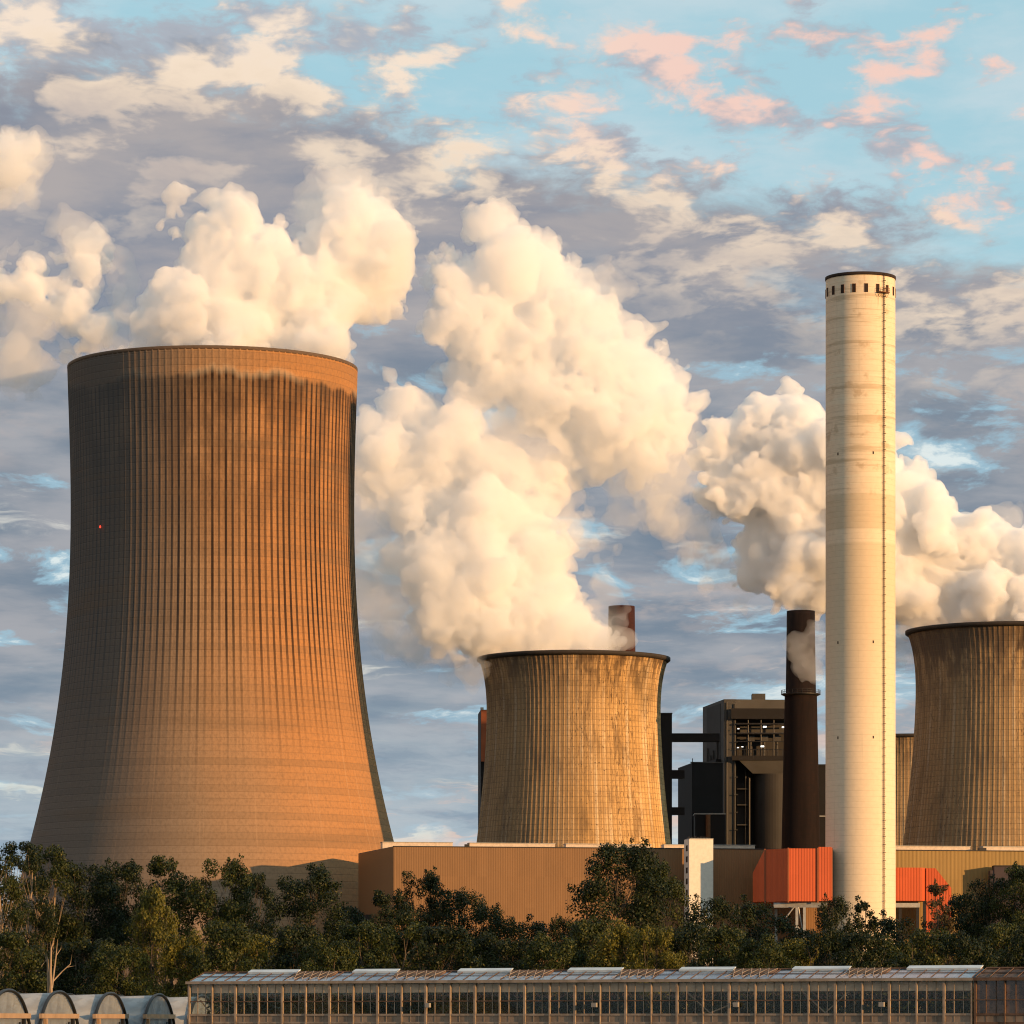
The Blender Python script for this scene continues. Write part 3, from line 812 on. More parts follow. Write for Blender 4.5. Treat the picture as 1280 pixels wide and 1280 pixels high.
def dark_blocks():
    D = 1225.0
    o = Vector((X(865, D), D))
    t = thing('coal_bunker_building', 'black windowless block with a sloping left roof corner, left of the boiler house', 'building', (o.x, o.y, 0))
    def P(px, d): return Vector((X(px, d), d)) - o
    zt = Z(953.5, D)
    MB().prism([P(865, D), P(903.5, D + 2), P(900, D + 18), P(847.5, D + 16)], 0, [zt, zt, zt, Z(960, D + 16)]).build('wall', M['black_cladding'], t)
    MB().prism([P(863, D - .2), P(903.8, D + 1.8), P(903.8, D + 2.3), P(863, D + 0.3)], zt, zt + 0.3).build('roof_edge', M['mid_grey'], t)
    MB().tube([(P(866, D).x, 1.5, zt), (P(866, D).x, 1.5, zt + 1.4)], 0.12, 5).build('vent_pipe', M['dark_steel'], t)
    D2 = 1212.0
    o2 = Vector((X(887, D2), D2))
    t = thing('low_block', 'low black block with a thin lit roof edge directly behind the white stair tower', 'building', (o2.x, o2.y, 0))
    def P2(px): return X(px, D2) - o2.x
    MB().box(P2(869), P2(906), 0, 10, 0, Z(1018, D2)).build('wall', M['black_cladding'], t)
    MB().box(P2(868), P2(907), -0.3, 10.2, Z(1018, D2), Z(1018, D2) + 0.3).build('roof', M['light_steel'], t)
    MB().tube([(P2(885), -0.7, 0), (P2(885), -0.7, Z(1018, D2) - 0.1)], 0.7, 8).build('downpipe', M['rust'], t)
    D3 = 1200.0
    t = thing('conveyor_tower', 'narrow black transfer tower at the right side of the middle cooling tower', 'tower', (X(826, D3), D3, 0))
    x0 = X(826, D3)
    MB().box(X(815, D3) - x0, X(840, D3) - x0, 0, 9, 0, Z(892.5, D3)).build('wall', M['black_cladding'], t)
    MB().box(X(814.5, D3) - x0, X(840.5, D3) - x0, -0.2, 9.2, Z(892.5, D3), Z(892.5, D3) + 0.35).build('roof', M['dark_steel'], t)
    for nm, y0, y1, x2, d2, lab in (('conveyor_bridge', 917, 926.5, 900, 1200, 'uppermost black conveyor bridge, crossing open sky from the transfer tower to the boiler house'),
                                ('conveyor_bridge', 963, 972.5, 856, 1200, 'second black conveyor bridge down, beside the sloping corner of the black block'),
                                ('conveyor_bridge', 1009.5, 1018, 856, 1200, 'lowest black conveyor bridge, between the two upright slits of sky')):
        a = Vector((X(839, D3 - 1), D3 + 3)); b = Vector((X(x2, d2), d2 + 3))
        bt = thing(nm, lab, 'conveyor bridge', (a.x, a.y, 0), 0, 'conveyor bridges')
        d = b - a
        MB().obox((0.3, 0), d, 3.0, Z(y1, D3), Z(y0, D3)).build('gallery', M['black_cladding'], bt)
        MB().obox((0.3, 0), d, 3.3, Z(y0, D3), Z(y0, D3) + 0.2).build('roof', M['dark_steel'], bt)
    D4 = 1240.0
    t = thing('plant_building', 'building edge, painted sunlit orange above and shadow black below, peeking out left of the middle cooling tower', 'building', (X(601, D4), D4, 0))
    x0 = X(601, D4)
    MB().prism([(X(601, D4) - x0, 0), (X(660, D4) - x0, 2), (X(660, D4) - x0, 20), (X(597.5, D4 + 18) - x0, 18)], 0, Z(887, D4)).build('wall', M['black_cladding'], t)
    MB().box(X(601.3, D4) - x0, X(640, D4) - x0, -0.4, -0.02, Z(952, D4), Z(888, D4)).build('sunlit_panel', M['orange_dark'], t)  # sunlit part painted as an orange panel, the shadow below as black wall
    MB().tube([(X(602.5, D4) - x0, 1, Z(887, D4)), (X(602.5, D4) - x0, 1, Z(884, D4))], 0.5, 8).build('vent_pipe', M['light_steel'], t)
    D5 = 1270.0
    t = thing('turbine_building', 'low dark building showing between the black stack and the white chimney', 'building', (X(1025, D5), D5, 0))
    x0 = X(1025, D5)
    MB().box(X(1013, D5) - x0, X(1062, D5) - x0, 0, 16, 0, Z(957, D5)).build('wall', M['black_cladding'], t)
    MB().box(X(1012.6, D5) - x0, X(1062.4, D5) - x0, -0.25, 16.2, Z(957, D5), Z(957, D5) + 0.4).build('roof', M['dark_steel'], t)
    MB().box(X(1013, D5) - x0, X(1062, D5) - x0, -0.3, -0.01, Z(1021, D5), Z(1019.5, D5)).build('ledge', M['light_steel'], t)


dark_blocks()


def side_building():
    D = 955.5
    t = thing('side_building', 'flat-roofed building coloured dark as an unlit face at the right edge, in front of the olive hall wall', 'building', (X(1238, D), D, 0))
    x0 = X(1238, D)
    m = plain('unlit_purple_cladding', (0.062, 0.046, 0.050), 0.7, scale=0.2)  # shade of the unlit face put into this dark tone
    MB().box(X(1243, D) - x0, X(1330, D) - x0, 0, 4.5, 0, Z(1083, D)).build('wall', m, t)
    MB().box(0, X(1243, D) - x0 - 0.003, 0.2, 4, 0, Z(1088, D)).build('stair_shaft', m, t)
    MB().box(X(1242.5, D) - x0, X(1330, D) - x0, -0.1, 4.4, Z(1083, D), Z(1083, D) + 0.25).build('roof_edge', M['dark_grey'], t)


side_building()


# ------------------------------------------------------------------ steam plumes
def interp_matrix(n, cells, off):
    """cubic B-spline weights from a random lattice of `cells`+4 knots to n samples"""
    u = np.linspace(0, cells, n) + off; i = np.floor(u).astype(int); f = u - i
    Wm = np.zeros((n, int(cells) + 6), np.float32); r = np.arange(n)
    for k, wgt in enumerate(((1 - f) ** 3 / 6, (3 * f ** 3 - 6 * f ** 2 + 4) / 6, (-3 * f ** 3 + 3 * f ** 2 + 3 * f + 1) / 6, f ** 3 / 6)):
        Wm[r, np.clip(i + k, 0, Wm.shape[1] - 1)] += wgt
    return Wm


def lattice_noise(g, shape, size, cell):
    ms = [interp_matrix(n, max(1, int(math.ceil(L / cell))), g.random()) for n, L in zip(shape, size)]
    lat = g.standard_normal([m.shape[1] for m in ms]).astype(np.float32)
    a = np.einsum('ai,ijk->ajk', ms[0], lat, optimize=True)
    a = np.einsum('bj,ajk->abk', ms[1], a, optimize=True)
    return np.einsum('ck,abk->abc', ms[2], a, optimize=True) * 1.8


def surface_nets(f, org, h):
    ins = f > 0
    c = [ins[i:ins.shape[0] - 1 + i, j:ins.shape[1] - 1 + j, k:ins.shape[2] - 1 + k] for i in (0, 1) for j in (0, 1) for k in (0, 1)]
    tot = sum(q.astype(np.int8) for q in c)
    act = (tot > 0) & (tot < 8)
    idx = np.full(act.shape, -1, np.int32); cell = np.argwhere(act); idx[act] = np.arange(len(cell))
    acc = np.zeros((len(cell), 3), np.float32); cnt = np.zeros(len(cell), np.float32)
    for ax in range(3):
        for p in (0, 1):
            for q in (0, 1):
                o = [0, 0, 0]; oth = [k for k in range(3) if k != ax]; o[oth[0]] = p; o[oth[1]] = q
                i0 = cell + o; i1 = i0.copy(); i1[:, ax] += 1
                a = f[tuple(i0.T)]; b = f[tuple(i1.T)]; cr = (a > 0) != (b > 0)
                t = np.where(cr, a / np.where(cr, a - b, 1), 0)
                pt = np.array(o, np.float32)[None].repeat(len(cell), 0); pt[:, ax] = t
                acc += pt * cr[:, None]; cnt += cr
    vs = (cell + acc / cnt[:, None]) * h + org
    quads = []
    for ax in range(3):
        u, v = [(1, 2), (2, 0), (0, 1)][ax]
        sl = [slice(1, -1)] * 3; sl[ax] = slice(0, -1)
        a = ins[tuple(sl)]; s2 = list(sl); s2[ax] = slice(1, None); b = ins[tuple(s2)]
        for flip in (False, True):
            e = np.argwhere((a & ~b) if not flip else (~a & b)) + [0 if k == ax else 1 for k in range(3)]
            def at(du, dv):
                q = e.copy(); q[:, u] += du; q[:, v] += dv; return idx[tuple(q.T)]
            Q = [at(-1, -1), at(0, -1), at(0, 0), at(-1, 0)]
            quads.append(np.stack(Q if not flip else Q[::-1], 1))
    return vs, np.vstack(quads)


def steam_mat(name, dens, col=(0.993, 0.985, 0.976)):
    m, nt, out = new_mat(name)
    v = nt.nodes.new('ShaderNodeVolumeScatter')
    v.inputs['Color'].default_value = (*col, 1); v.inputs['Density'].default_value = dens; v.inputs['Anisotropy'].default_value = 0.0
    nt.links.new(v.outputs[0], out.inputs['Volume'])
    return m


def plume_field(g, blobs, D, h, pad, octs, warp=0.0):
    """blobs: (px, py, r px, depth offset m, squash) -> implicit field in metres, positive inside"""
    sph = []
    for px, py, rp, dd in blobs:
        d = D + dd; sph.append((X(px, d), d, Z(py, d), rp / F * d))
    # children on the surface of each ball, cauliflower fashion
    kids = []
    for x, y, z, r in sph:
        for _ in range(9):
            v = g.standard_normal(3); v /= np.linalg.norm(v); q = r * (0.32 + 0.22 * g.random())
            kids.append((x + v[0] * r * .82, y + v[1] * r * .82, z + v[2] * r * .82, q))
    A = np.array(sph + kids)
    lo = (A[:, :3] - A[:, 3:]).min(0) - pad; hi = (A[:, :3] + A[:, 3:]).max(0) + pad
    n = np.ceil((hi - lo) / h).astype(int) + 1
    ax = [lo[k] + np.arange(n[k]) * h for k in range(3)]
    f = np.full(n, -1e3, np.float32); size = (n - 1) * h
    for x, y, z, r in A:
        w = []
        for k, c in enumerate((x, y, z)):
            i0 = max(0, int((c - r - 15 - lo[k]) / h)); i1 = min(n[k], int((c + r + 15 - lo[k]) / h) + 2); w.append(slice(i0, i1))
        dx = (ax[0][w[0]] - x)[:, None, None]; dy = (ax[1][w[1]] - y)[None, :, None]; dz = (ax[2][w[2]] - z)[None, None, :]
        s = r - np.sqrt(dx * dx + dy * dy + dz * dz)
        cur = f[tuple(w)]; k = 1.2
        hh = np.clip(0.5 + 0.5 * (s - cur) / k, 0, 1)
        f[tuple(w)] = cur + (s - cur) * hh + k * hh * (1 - hh)
    for cell, amp, billow in octs:
        q = lattice_noise(g, n, size, cell)
        f += amp * ((np.abs(q) * 1.5 - 0.75) if billow else q)
    return f.astype(np.float32), lo, n


def clean(f):
    f[[0, -1]] = -1; f[:, [0, -1]] = -1; f[:, :, [0, -1]] = -1
    return f


def plume(label, seed, D, core, wisp, h, dens, wdens, cut, octs=None, wocts=None):
    g = np.random.default_rng(seed)
    octs = octs or [(13, 2.6, False), (6.5, 2.5, True), (3.3, 1.9, True), (1.8, 1.2, True), (1.1, 0.7, False)]
    wocts = wocts or [(14, 3.4, False), (6.0, 3.0, True), (2.8, 2.5, False), (1.5, 1.6, False)]
    t = thing('steam_plume', label, 'steam', (X(core[0][0], D), D, cut))
    org = np.array([t.location.x, t.location.y, t.location.z])
    for nm, bl, oc, dn in (('dense_steam', core, octs, dens), ('thin_steam', wisp, wocts, wdens)):
        if not bl: continue
        f, lo, n = plume_field(g, bl, D, h, 5.0 if nm == 'dense_steam' else 8.0, oc)
        zs = lo[2] + np.arange(n[2]) * h
        if nm == 'dense_steam': f = np.minimum(f, (zs - cut)[None, None, :])         # flat underside inside the tower's mouth
        vs, qs = surface_nets(clean(f), lo - org, h)
        lab = np.arange(len(vs)); e = np.vstack([qs[:, [0, 1]], qs[:, [1, 2]], qs[:, [2, 3]]])
        for _ in range(200):
            m_ = np.minimum(lab[e[:, 0]], lab[e[:, 1]]); new = lab.copy()
            np.minimum.at(new, e[:, 0], m_); np.minimum.at(new, e[:, 1], m_); new = new[new]; new = new[new]
            if (new == lab).all(): break
            lab = new
        big_ = np.bincount(lab, minlength=len(vs))[lab] > (900 if nm == 'dense_steam' else 420)
        qs = qs[big_[qs[:, 0]]]; keep = np.zeros(len(vs), bool); keep[qs.ravel()] = True
        ren = np.cumsum(keep) - 1; vs = vs[keep]; qs = ren[qs]
        me = np_mesh(nm, vs, qs)
        link(nm, me, steam_mat(nm, dn), t, True)
    return t


def B(rows): return rows


big_core = [(25, 350, 24, 8), (-8, 340, 28, 8), (62, 368, 24, 6), (98, 388, 22, 5), (132, 408, 22, 2), (40, 322, 13, 8), (112, 335, 12, 8), (95, 310, 9, 8), (75, 395, 16, 6), (12, 192, 26, 15), (-14, 205, 28, 15), (28, 180, 14, 15), (14, 222, 14, 15), (430, 248, 26, 12), (448, 232, 16, 12), (412, 262, 15, 12), (462, 265, 14, 12), (230, 435, 62, 0), (310, 432, 75, 0), (370, 436, 55, 5), (170, 442, 34, 0), (270, 395, 66, 0), (335, 390, 70, 5), (395, 415, 45, 0), (295, 345, 62, 0), (262, 320, 44, 0), (325, 330, 42, 3),
            (255, 282, 38, 0), (285, 290, 32, 0), (238, 295, 24, 0), (262, 258, 20, 0), (205, 400, 34, 0), (225, 360, 28, 0),
            (440, 320, 40, 10), (470, 335, 42, 10), (430, 345, 30, 10), (480, 365, 26, 12), (420, 380, 40, 8), (412, 312, 24, 10), (455, 395, 26, 10)]
big_wisp = [(50, 362, 32, 6), (92, 392, 34, 5), (15, 355, 32, 6), (135, 408, 32, 2), (45, 392, 26, 6), (112, 350, 14, 6), (445, 250, 38, 12), (140, 412, 26, 0), (110, 395, 34, 5), (75, 375, 40, 5), (40, 340, 34, 8), (8, 345, 26, 8), (-25, 350, 30, 8), (62, 405, 24, 5), (100, 425, 22, 5), (120, 360, 24, 5), (100, 320, 18, 10), (20, 305, 11, 10),
            (14, 196, 24, 15), (-14, 205, 26, 15), (28, 215, 14, 15), (-4, 235, 14, 15),
            (435, 245, 34, 12), (415, 255, 22, 12), (460, 262, 22, 12), (430, 225, 18, 12), (480, 290, 24, 12), (30, 440, 18, 5), (60, 300, 14, 5), (175, 395, 24, 0)]
plume('cream steam plume rising from the huge brown cooling tower and drifting off the left edge', 3, 1010, big_core, big_wisp, 0.5, 0.32, 0.085, Z(452, 1010) - 4)

mid_core = [(765, 812, 17, -2), (735, 798, 20, 0), (715, 782, 24, 0), (660, 806, 34, 0), (700, 800, 34, 0), (740, 808, 24, 0), (640, 790, 40, 0), (612, 782, 38, -2), (650, 750, 52, 0), (560, 755, 54, -4), (610, 720, 62, 0), (680, 735, 34, 0), (540, 700, 58, 0), (600, 655, 58, 0), (660, 690, 42, 0),
            (530, 640, 58, 5), (490, 590, 50, 5), (545, 570, 52, 5), (475, 545, 40, 8), (520, 525, 40, 8), (600, 600, 40, 5), (640, 580, 34, 5), (690, 600, 34, 8),
            (620, 460, 48, 8), (600, 400, 60, 8), (640, 350, 54, 8), (575, 360, 46, 8), (615, 310, 34, 8), (670, 330, 34, 8), (690, 380, 44, 8), (660, 440, 56, 8), (720, 430, 44, 8), (700, 500, 52, 8), (760, 460, 46, 8),
            (760, 520, 52, 8), (800, 470, 40, 8), (808, 515, 46, 10), (838, 505, 26, 10), (812, 560, 36, 10), (745, 560, 34, 8), (590, 470, 30, 8), (715, 545, 30, 8), (485, 500, 22, 8)]
mid_wisp = [(590, 800, 30, -4), (755, 778, 20, 0), (600, 560, 42, 6), (640, 612, 38, 6), (684, 560, 30, 8), (590, 500, 30, 8), (560, 545, 34, 6), (690, 530, 34, 8), (752, 800, 26, -6), (772, 812, 18, -8),  (560, 800, 40, -6), (520, 790, 34, 0), (500, 750, 46, 0), (465, 720, 50, 6), (460, 650, 46, 6), (470, 780, 26, 5), (455, 600, 40, 6), (720, 690, 30, 0), (735, 715, 18, 0),
            (700, 650, 26, 5), (822, 600, 34, 10), (785, 595, 34, 10), (830, 632, 16, 10), (845, 560, 18, 10), (848, 590, 14, 10), (740, 350, 18, 8), (720, 370, 24, 8), (640, 515, 34, 14), (575, 490, 24, 12), (690, 560, 30, 10), (780, 640, 20, 10), (600, 815, 26, -10), (640, 535, 30, 8), (600, 530, 26, 8)]
plume('golden steam plume climbing from the middle cooling tower between the huge tower and the chimney', 5, 1150, mid_core, mid_wisp, 0.5, 0.25, 0.055, Z(826, 1150) - 3)

right_core = [(1000, 570, 56, 0), (960, 520, 34, 0), (930, 545, 38, 0), (985, 515, 26, 0), (1005, 545, 30, 0), (915, 575, 36, 0), (900, 600, 26, 0), (950, 610, 54, 0), (1000, 640, 66, 0), (960, 670, 44, 0), (1030, 600, 56, 0), (960, 700, 34, 0), (1000, 710, 44, 0),
              (1060, 640, 70, 0), (1110, 650, 60, 0), (1130, 625, 44, 0), (1158, 635, 26, 0), (1155, 690, 52, 0), (1205, 690, 44, 0), (1225, 680, 36, 0), (1262, 700, 34, 0), (1200, 740, 56, 0), (1255, 745, 54, 0), (1150, 750, 42, 0), (1300, 740, 60, 0), (1100, 720, 60, 0),
              (1050, 720, 52, 0), (1285, 680, 22, 0), (1190, 765, 36, 0), (1245, 778, 44, 0), (1300, 780, 50, 0), (1090, 590, 44, 0)]
right_wisp = [(1010, 745, 40, -4), (1045, 760, 36, 0), (985, 748, 20, -40), (960, 725, 30, 0), (935, 740, 20, 0), (915, 722, 18, 0), (870, 700, 11, 0), (884, 708, 10, 0), (862, 712, 7, 0), (893, 722, 8, 0), (880, 722, 6, 0),
              (846, 652, 8, 0), (858, 646, 7, 0), (945, 770, 10, 0), (1135, 790, 30, 0), (1122, 820, 14, 30), (1126, 842, 10, 30), (1270, 660, 24, 10), (970, 740, 26, 0), (898, 725, 9, 0)]
plume('billowing white steam cloud behind the tall chimney, rising from the right cooling tower', 9, 1165, right_core, right_wisp, 0.5, 0.50, 0.060, Z(790, 1165) - 3,
      octs=[(15, 1.6, False), (8, 2.8, True), (4, 1.8, True), (2.0, 1.1, True), (1.1, 0.6, False)])


plume('thin ragged steam wisp drifting across the upper part of the black brick stack', 13, 1108,
      [(1010, 842, 13, -2), (1014, 822, 13, -2), (1004, 812, 14, -2), (994, 803, 12, -2), (1010, 800, 12, -2), (1014, 785, 9, -2), 
       (1018, 838, 9, 0), (1020, 810, 9, 0), ],
      [], 0.28, 0.048, 0.05, 20.0, octs=[(6, 0.9, False), (3.0, 1.0, False), (1.6, 0.75, False), (0.9, 0.45, False)])


# ------------------------------------------------------------------ trees
def leaf_mat(name, a, b, dead=None):
    m, nt, out = new_mat(name)
    g = nt.nodes.new('ShaderNodeNewGeometry'); rnd = V(nt, g.outputs['Random Per Island'])
    co = objco(nt); n = noise(nt, co, 0.9, 3, 0.5)
    c = mix(nt, sm(nt, n * 0.6 + rnd * 0.4, 0.30, 0.70), a, b)
    c = mix(nt, sm(nt, rnd, 0.90, 1.0) * 0.5, c, (0.16, 0.13, 0.03))
    d = nt.nodes.new('ShaderNodeBsdfPrincipled'); put(nt, d.inputs['Base Color'], c)
    d.inputs['Roughness'].default_value = 0.55; d.inputs['Specular IOR Level'].default_value = 0.25
    tr = nt.nodes.new('ShaderNodeBsdfTranslucent'); put(nt, tr.inputs['Color'], mix(nt, 1.0, c, (1.3, 1.25, 0.5), 'MULTIPLY'))
    mx = nt.nodes.new('ShaderNodeMixShader'); mx.inputs[0].default_value = 0.18
    nt.links.new(d.outputs[0], mx.inputs[1]); nt.links.new(tr.outputs[0], mx.inputs[2]); nt.links.new(mx.outputs[0], out.inputs['Surface'])
    return m


M['leaf_dark'] = leaf_mat('dark_green_leaves', (0.006, 0.013, 0.003), (0.025, 0.035, 0.006))
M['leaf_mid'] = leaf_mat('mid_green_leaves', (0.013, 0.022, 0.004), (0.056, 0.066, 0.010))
M['leaf_sunlit'] = leaf_mat('sunlit_leaves', (0.040, 0.044, 0.006), (0.17, 0.15, 0.020))  # golden sunlight put into the leaf colour of chosen bushes
M['leaf_red'] = leaf_mat('bronze_leaves', (0.050, 0.034, 0.014), (0.080, 0.055, 0.020))
M['bark'] = plain('brown_bark', (0.13, 0.095, 0.065), 0.9, scale=4)
M['pale_bark'] = plain('pale_bark', (0.36, 0.26, 0.17), 0.9, scale=4)


def make_tree(g, h, w, n_cl, leaves, leaf, lean=0.0, base=0.12, top_bias=1.0, cr=(0.10, 0.20), trunk_r=0.16, stems=1):
    """trunk with limbs, and a crown of leaf-sized faces gathered in clumps on the limb ends; returns (trunk mesh, crown mesh)"""
    cl = []
    tries = 0
    while len(cl) < n_cl and tries < 4000:
        tries += 1
        u = base + (1 - base) * g.random() ** top_bias
        tt = min(1, max(0, (u - base * 0.6) / (1.04 - base * 0.6))); env = (1 - abs(2 * tt ** 0.85 - 1) ** 2.6) ** 0.6
        a = 2 * PI * g.random(); q = (w / 2) * env * math.sqrt(0.12 + 0.88 * g.random()) * 0.92
        r = w * (cr[0] + (cr[1] - cr[0]) * g.random()) * (0.65 + 0.35 * env)
        p = np.array([q * math.cos(a) + lean * u * h, q * math.sin(a), min(u * h, h - r * 0.8)])
        cl.append((p, r))
    # wind-blown sprigs breaking the outline
    for _ in range(int(n_cl * 0.6)):
        p, r = cl[int(g.random() * n_cl)]; v = g.standard_normal(3); v[2] = abs(v[2]) * 0.9; v /= np.linalg.norm(v)
        cl.append((p + v * r * 1.25, r * (0.30 + 0.25 * g.random())))
    tb = MB(); axis = []
    for s_ in range(stems):
        ox = 0 if stems == 1 else (s_ - (stems - 1) / 2) * w * 0.10
        wob = [g.standard_normal(2) * w * 0.018 for _ in range(9)]
        ax = [(ox * (1 + 2 * k / 8) + lean * h * k / 8 * 0.9 + wob[k][0], wob[k][1], h * 0.88 * k / 8) for k in range(9)]
        axis.append(ax)
        tb.tube(ax, [trunk_r * (1 - 0.85 * k / 8) + 0.012 for k in range(9)], 7)
    for i, (p, r) in enumerate(cl):
        if i >= n_cl and g.random() < 0.5: continue
        ax = axis[i % stems]
        k = max(1, min(7, int(p[2] / (h * 0.88) * 8 - 1.2 - g.random() * 1.2)))
        a = np.array(ax[k]); mid = (a + p) / 2 + np.array([0, 0, -0.06 * h * g.random()]) + g.standard_normal(3) * 0.03 * w
        r0 = max(0.016, trunk_r * 0.34 * (1 - k / 10))
        tb.tube([a, mid, p], [r0, r0 * 0.6, 0.012], 5)
    rs = np.array([c[1] for c in cl]); wts = rs ** 2; wts /= wts.sum()
    which = g.choice(len(cl), leaves, p=wts)
    C = np.array([c[0] for c in cl])[which]; rr = rs[which]
    v = g.standard_normal((leaves, 3)); v /= np.linalg.norm(v, axis=1)[:, None]
    rad = rr * (0.35 + 0.75 * g.random(leaves) ** 0.6)
    pos = C + v * rad[:, None] * np.array([1, 1, 0.85])
    nrm = v + g.standard_normal((leaves, 3)) * 0.55 + np.array([0, 0, 0.25]); nrm /= np.linalg.norm(nrm, axis=1)[:, None]
    t1 = np.cross(nrm, g.standard_normal((leaves, 3))); t1 /= np.linalg.norm(t1, axis=1)[:, None]; t2 = np.cross(nrm, t1)
    L = (leaf * (0.6 + 0.8 * g.random(leaves)))[:, None]; Wd = L * 0.62
    quad = np.stack([pos - t1 * L * .5, pos + t2 * Wd * .5 - nrm * L * .06, pos + t1 * L * .5, pos - t2 * Wd * .5 - nrm * L * .06], 1).reshape(-1, 3)
    quad[:, 2] = np.maximum(quad[:, 2], 0.02)
    crown = np_mesh('crown', quad, np.arange(leaves * 4).reshape(-1, 4))
    me = bpy.data.meshes.new('trunk'); me.from_pydata(tb.v, [], tb.f); me.update()
    return me, crown


g_ = np.random.default_rng(21)
# forms: tall and loose, broad dense, oval dense, wind-torn with a gap, low shrub, thin sapling, round small tree
FORM = {
    'loose': [make_tree(g_, 12.0, 5.6, 58, 20250, 0.138, 0.01, 0.20, 0.85, (0.075, 0.135), 0.17, 2) for _ in range(3)],
    'dense': [make_tree(g_, 11.0, 6.0, 84, 30000, 0.138, 0.0, 0.06, 0.8, (0.085, 0.15), 0.18) for _ in range(3)],
    'oval': [make_tree(g_, 11.0, 6.0, 90, 31500, 0.138, 0.01, 0.04, 0.8, (0.085, 0.15), 0.16) for _ in range(2)],
    'torn': [make_tree(g_, 11.0, 5.6, 66, 23250, 0.138, 0.03, 0.08, 0.8, (0.075, 0.14), 0.15, 2) for _ in range(3)],
    'round': [make_tree(g_, 9.0, 5.6, 78, 26250, 0.138, 0.0, 0.05, 0.8, (0.085, 0.15), 0.14) for _ in range(3)],
    'shrub': [make_tree(g_, 7.4, 4.6, 60, 18750, 0.138, 0.0, 0.02, 0.9, (0.085, 0.16), 0.07, 3) for _ in range(4)],
    'sapling': [make_tree(g_, 9.6, 2.6, 46, 4600, 0.15, 0.0, 0.42, 0.9, (0.09, 0.15), 0.06) for _ in range(2)],
}
SIZE = {'loose': (12.0, 5.6), 'dense': (11.0, 6.0), 'oval': (11.0, 6.0), 'torn': (11.0, 5.6), 'round': (9.0, 5.6), 'shrub': (7.4, 4.6), 'sapling': (9.6, 2.4)}
count = {k: 0 for k in FORM}
made = {}


def plant(form, px, D, top, wpx, leaf, label, name='tree', group='trees in the belt behind the glasshouse', bark='bark', v=None):
    k = count[form] % len(FORM[form]) if v is None else v; count[form] += 1
    hh = Z(top, D); ww = wpx / F * D
    H0, W0 = SIZE[form]
    if form != 'sapling': ww *= 1.28
    r = bpy.data.objects.new(name, None); S.collection.objects.link(r)
    r.location = (X(px, D), D, 0); r.rotation_euler = (0, 0, 2 * PI * random.random() if form != 'torn' else random.choice((0, 0.4, -0.4)))
    r.scale = (ww / W0, ww / W0, hh / H0)
    tag(r, label, 'bush' if name == 'bush' else 'tree', group)
    key = (form, k, leaf, bark)
    if key not in made:
        tm, cm = FORM[form][k]
        tm = tm if not tm.materials else tm.copy(); cm = cm if not cm.materials else cm.copy()
        tm.materials.clear(); cm.materials.clear()
        a = link('trunk', tm, M[bark], r); b = link('crown', cm, M[leaf], r)
        tm.polygons.foreach_set('use_smooth', [True] * len(tm.polygons))
        made[key] = (a, b)
    else:
        for q in made[key]:
            c = q.copy(); S.collection.objects.link(c); c.parent = r
    return r


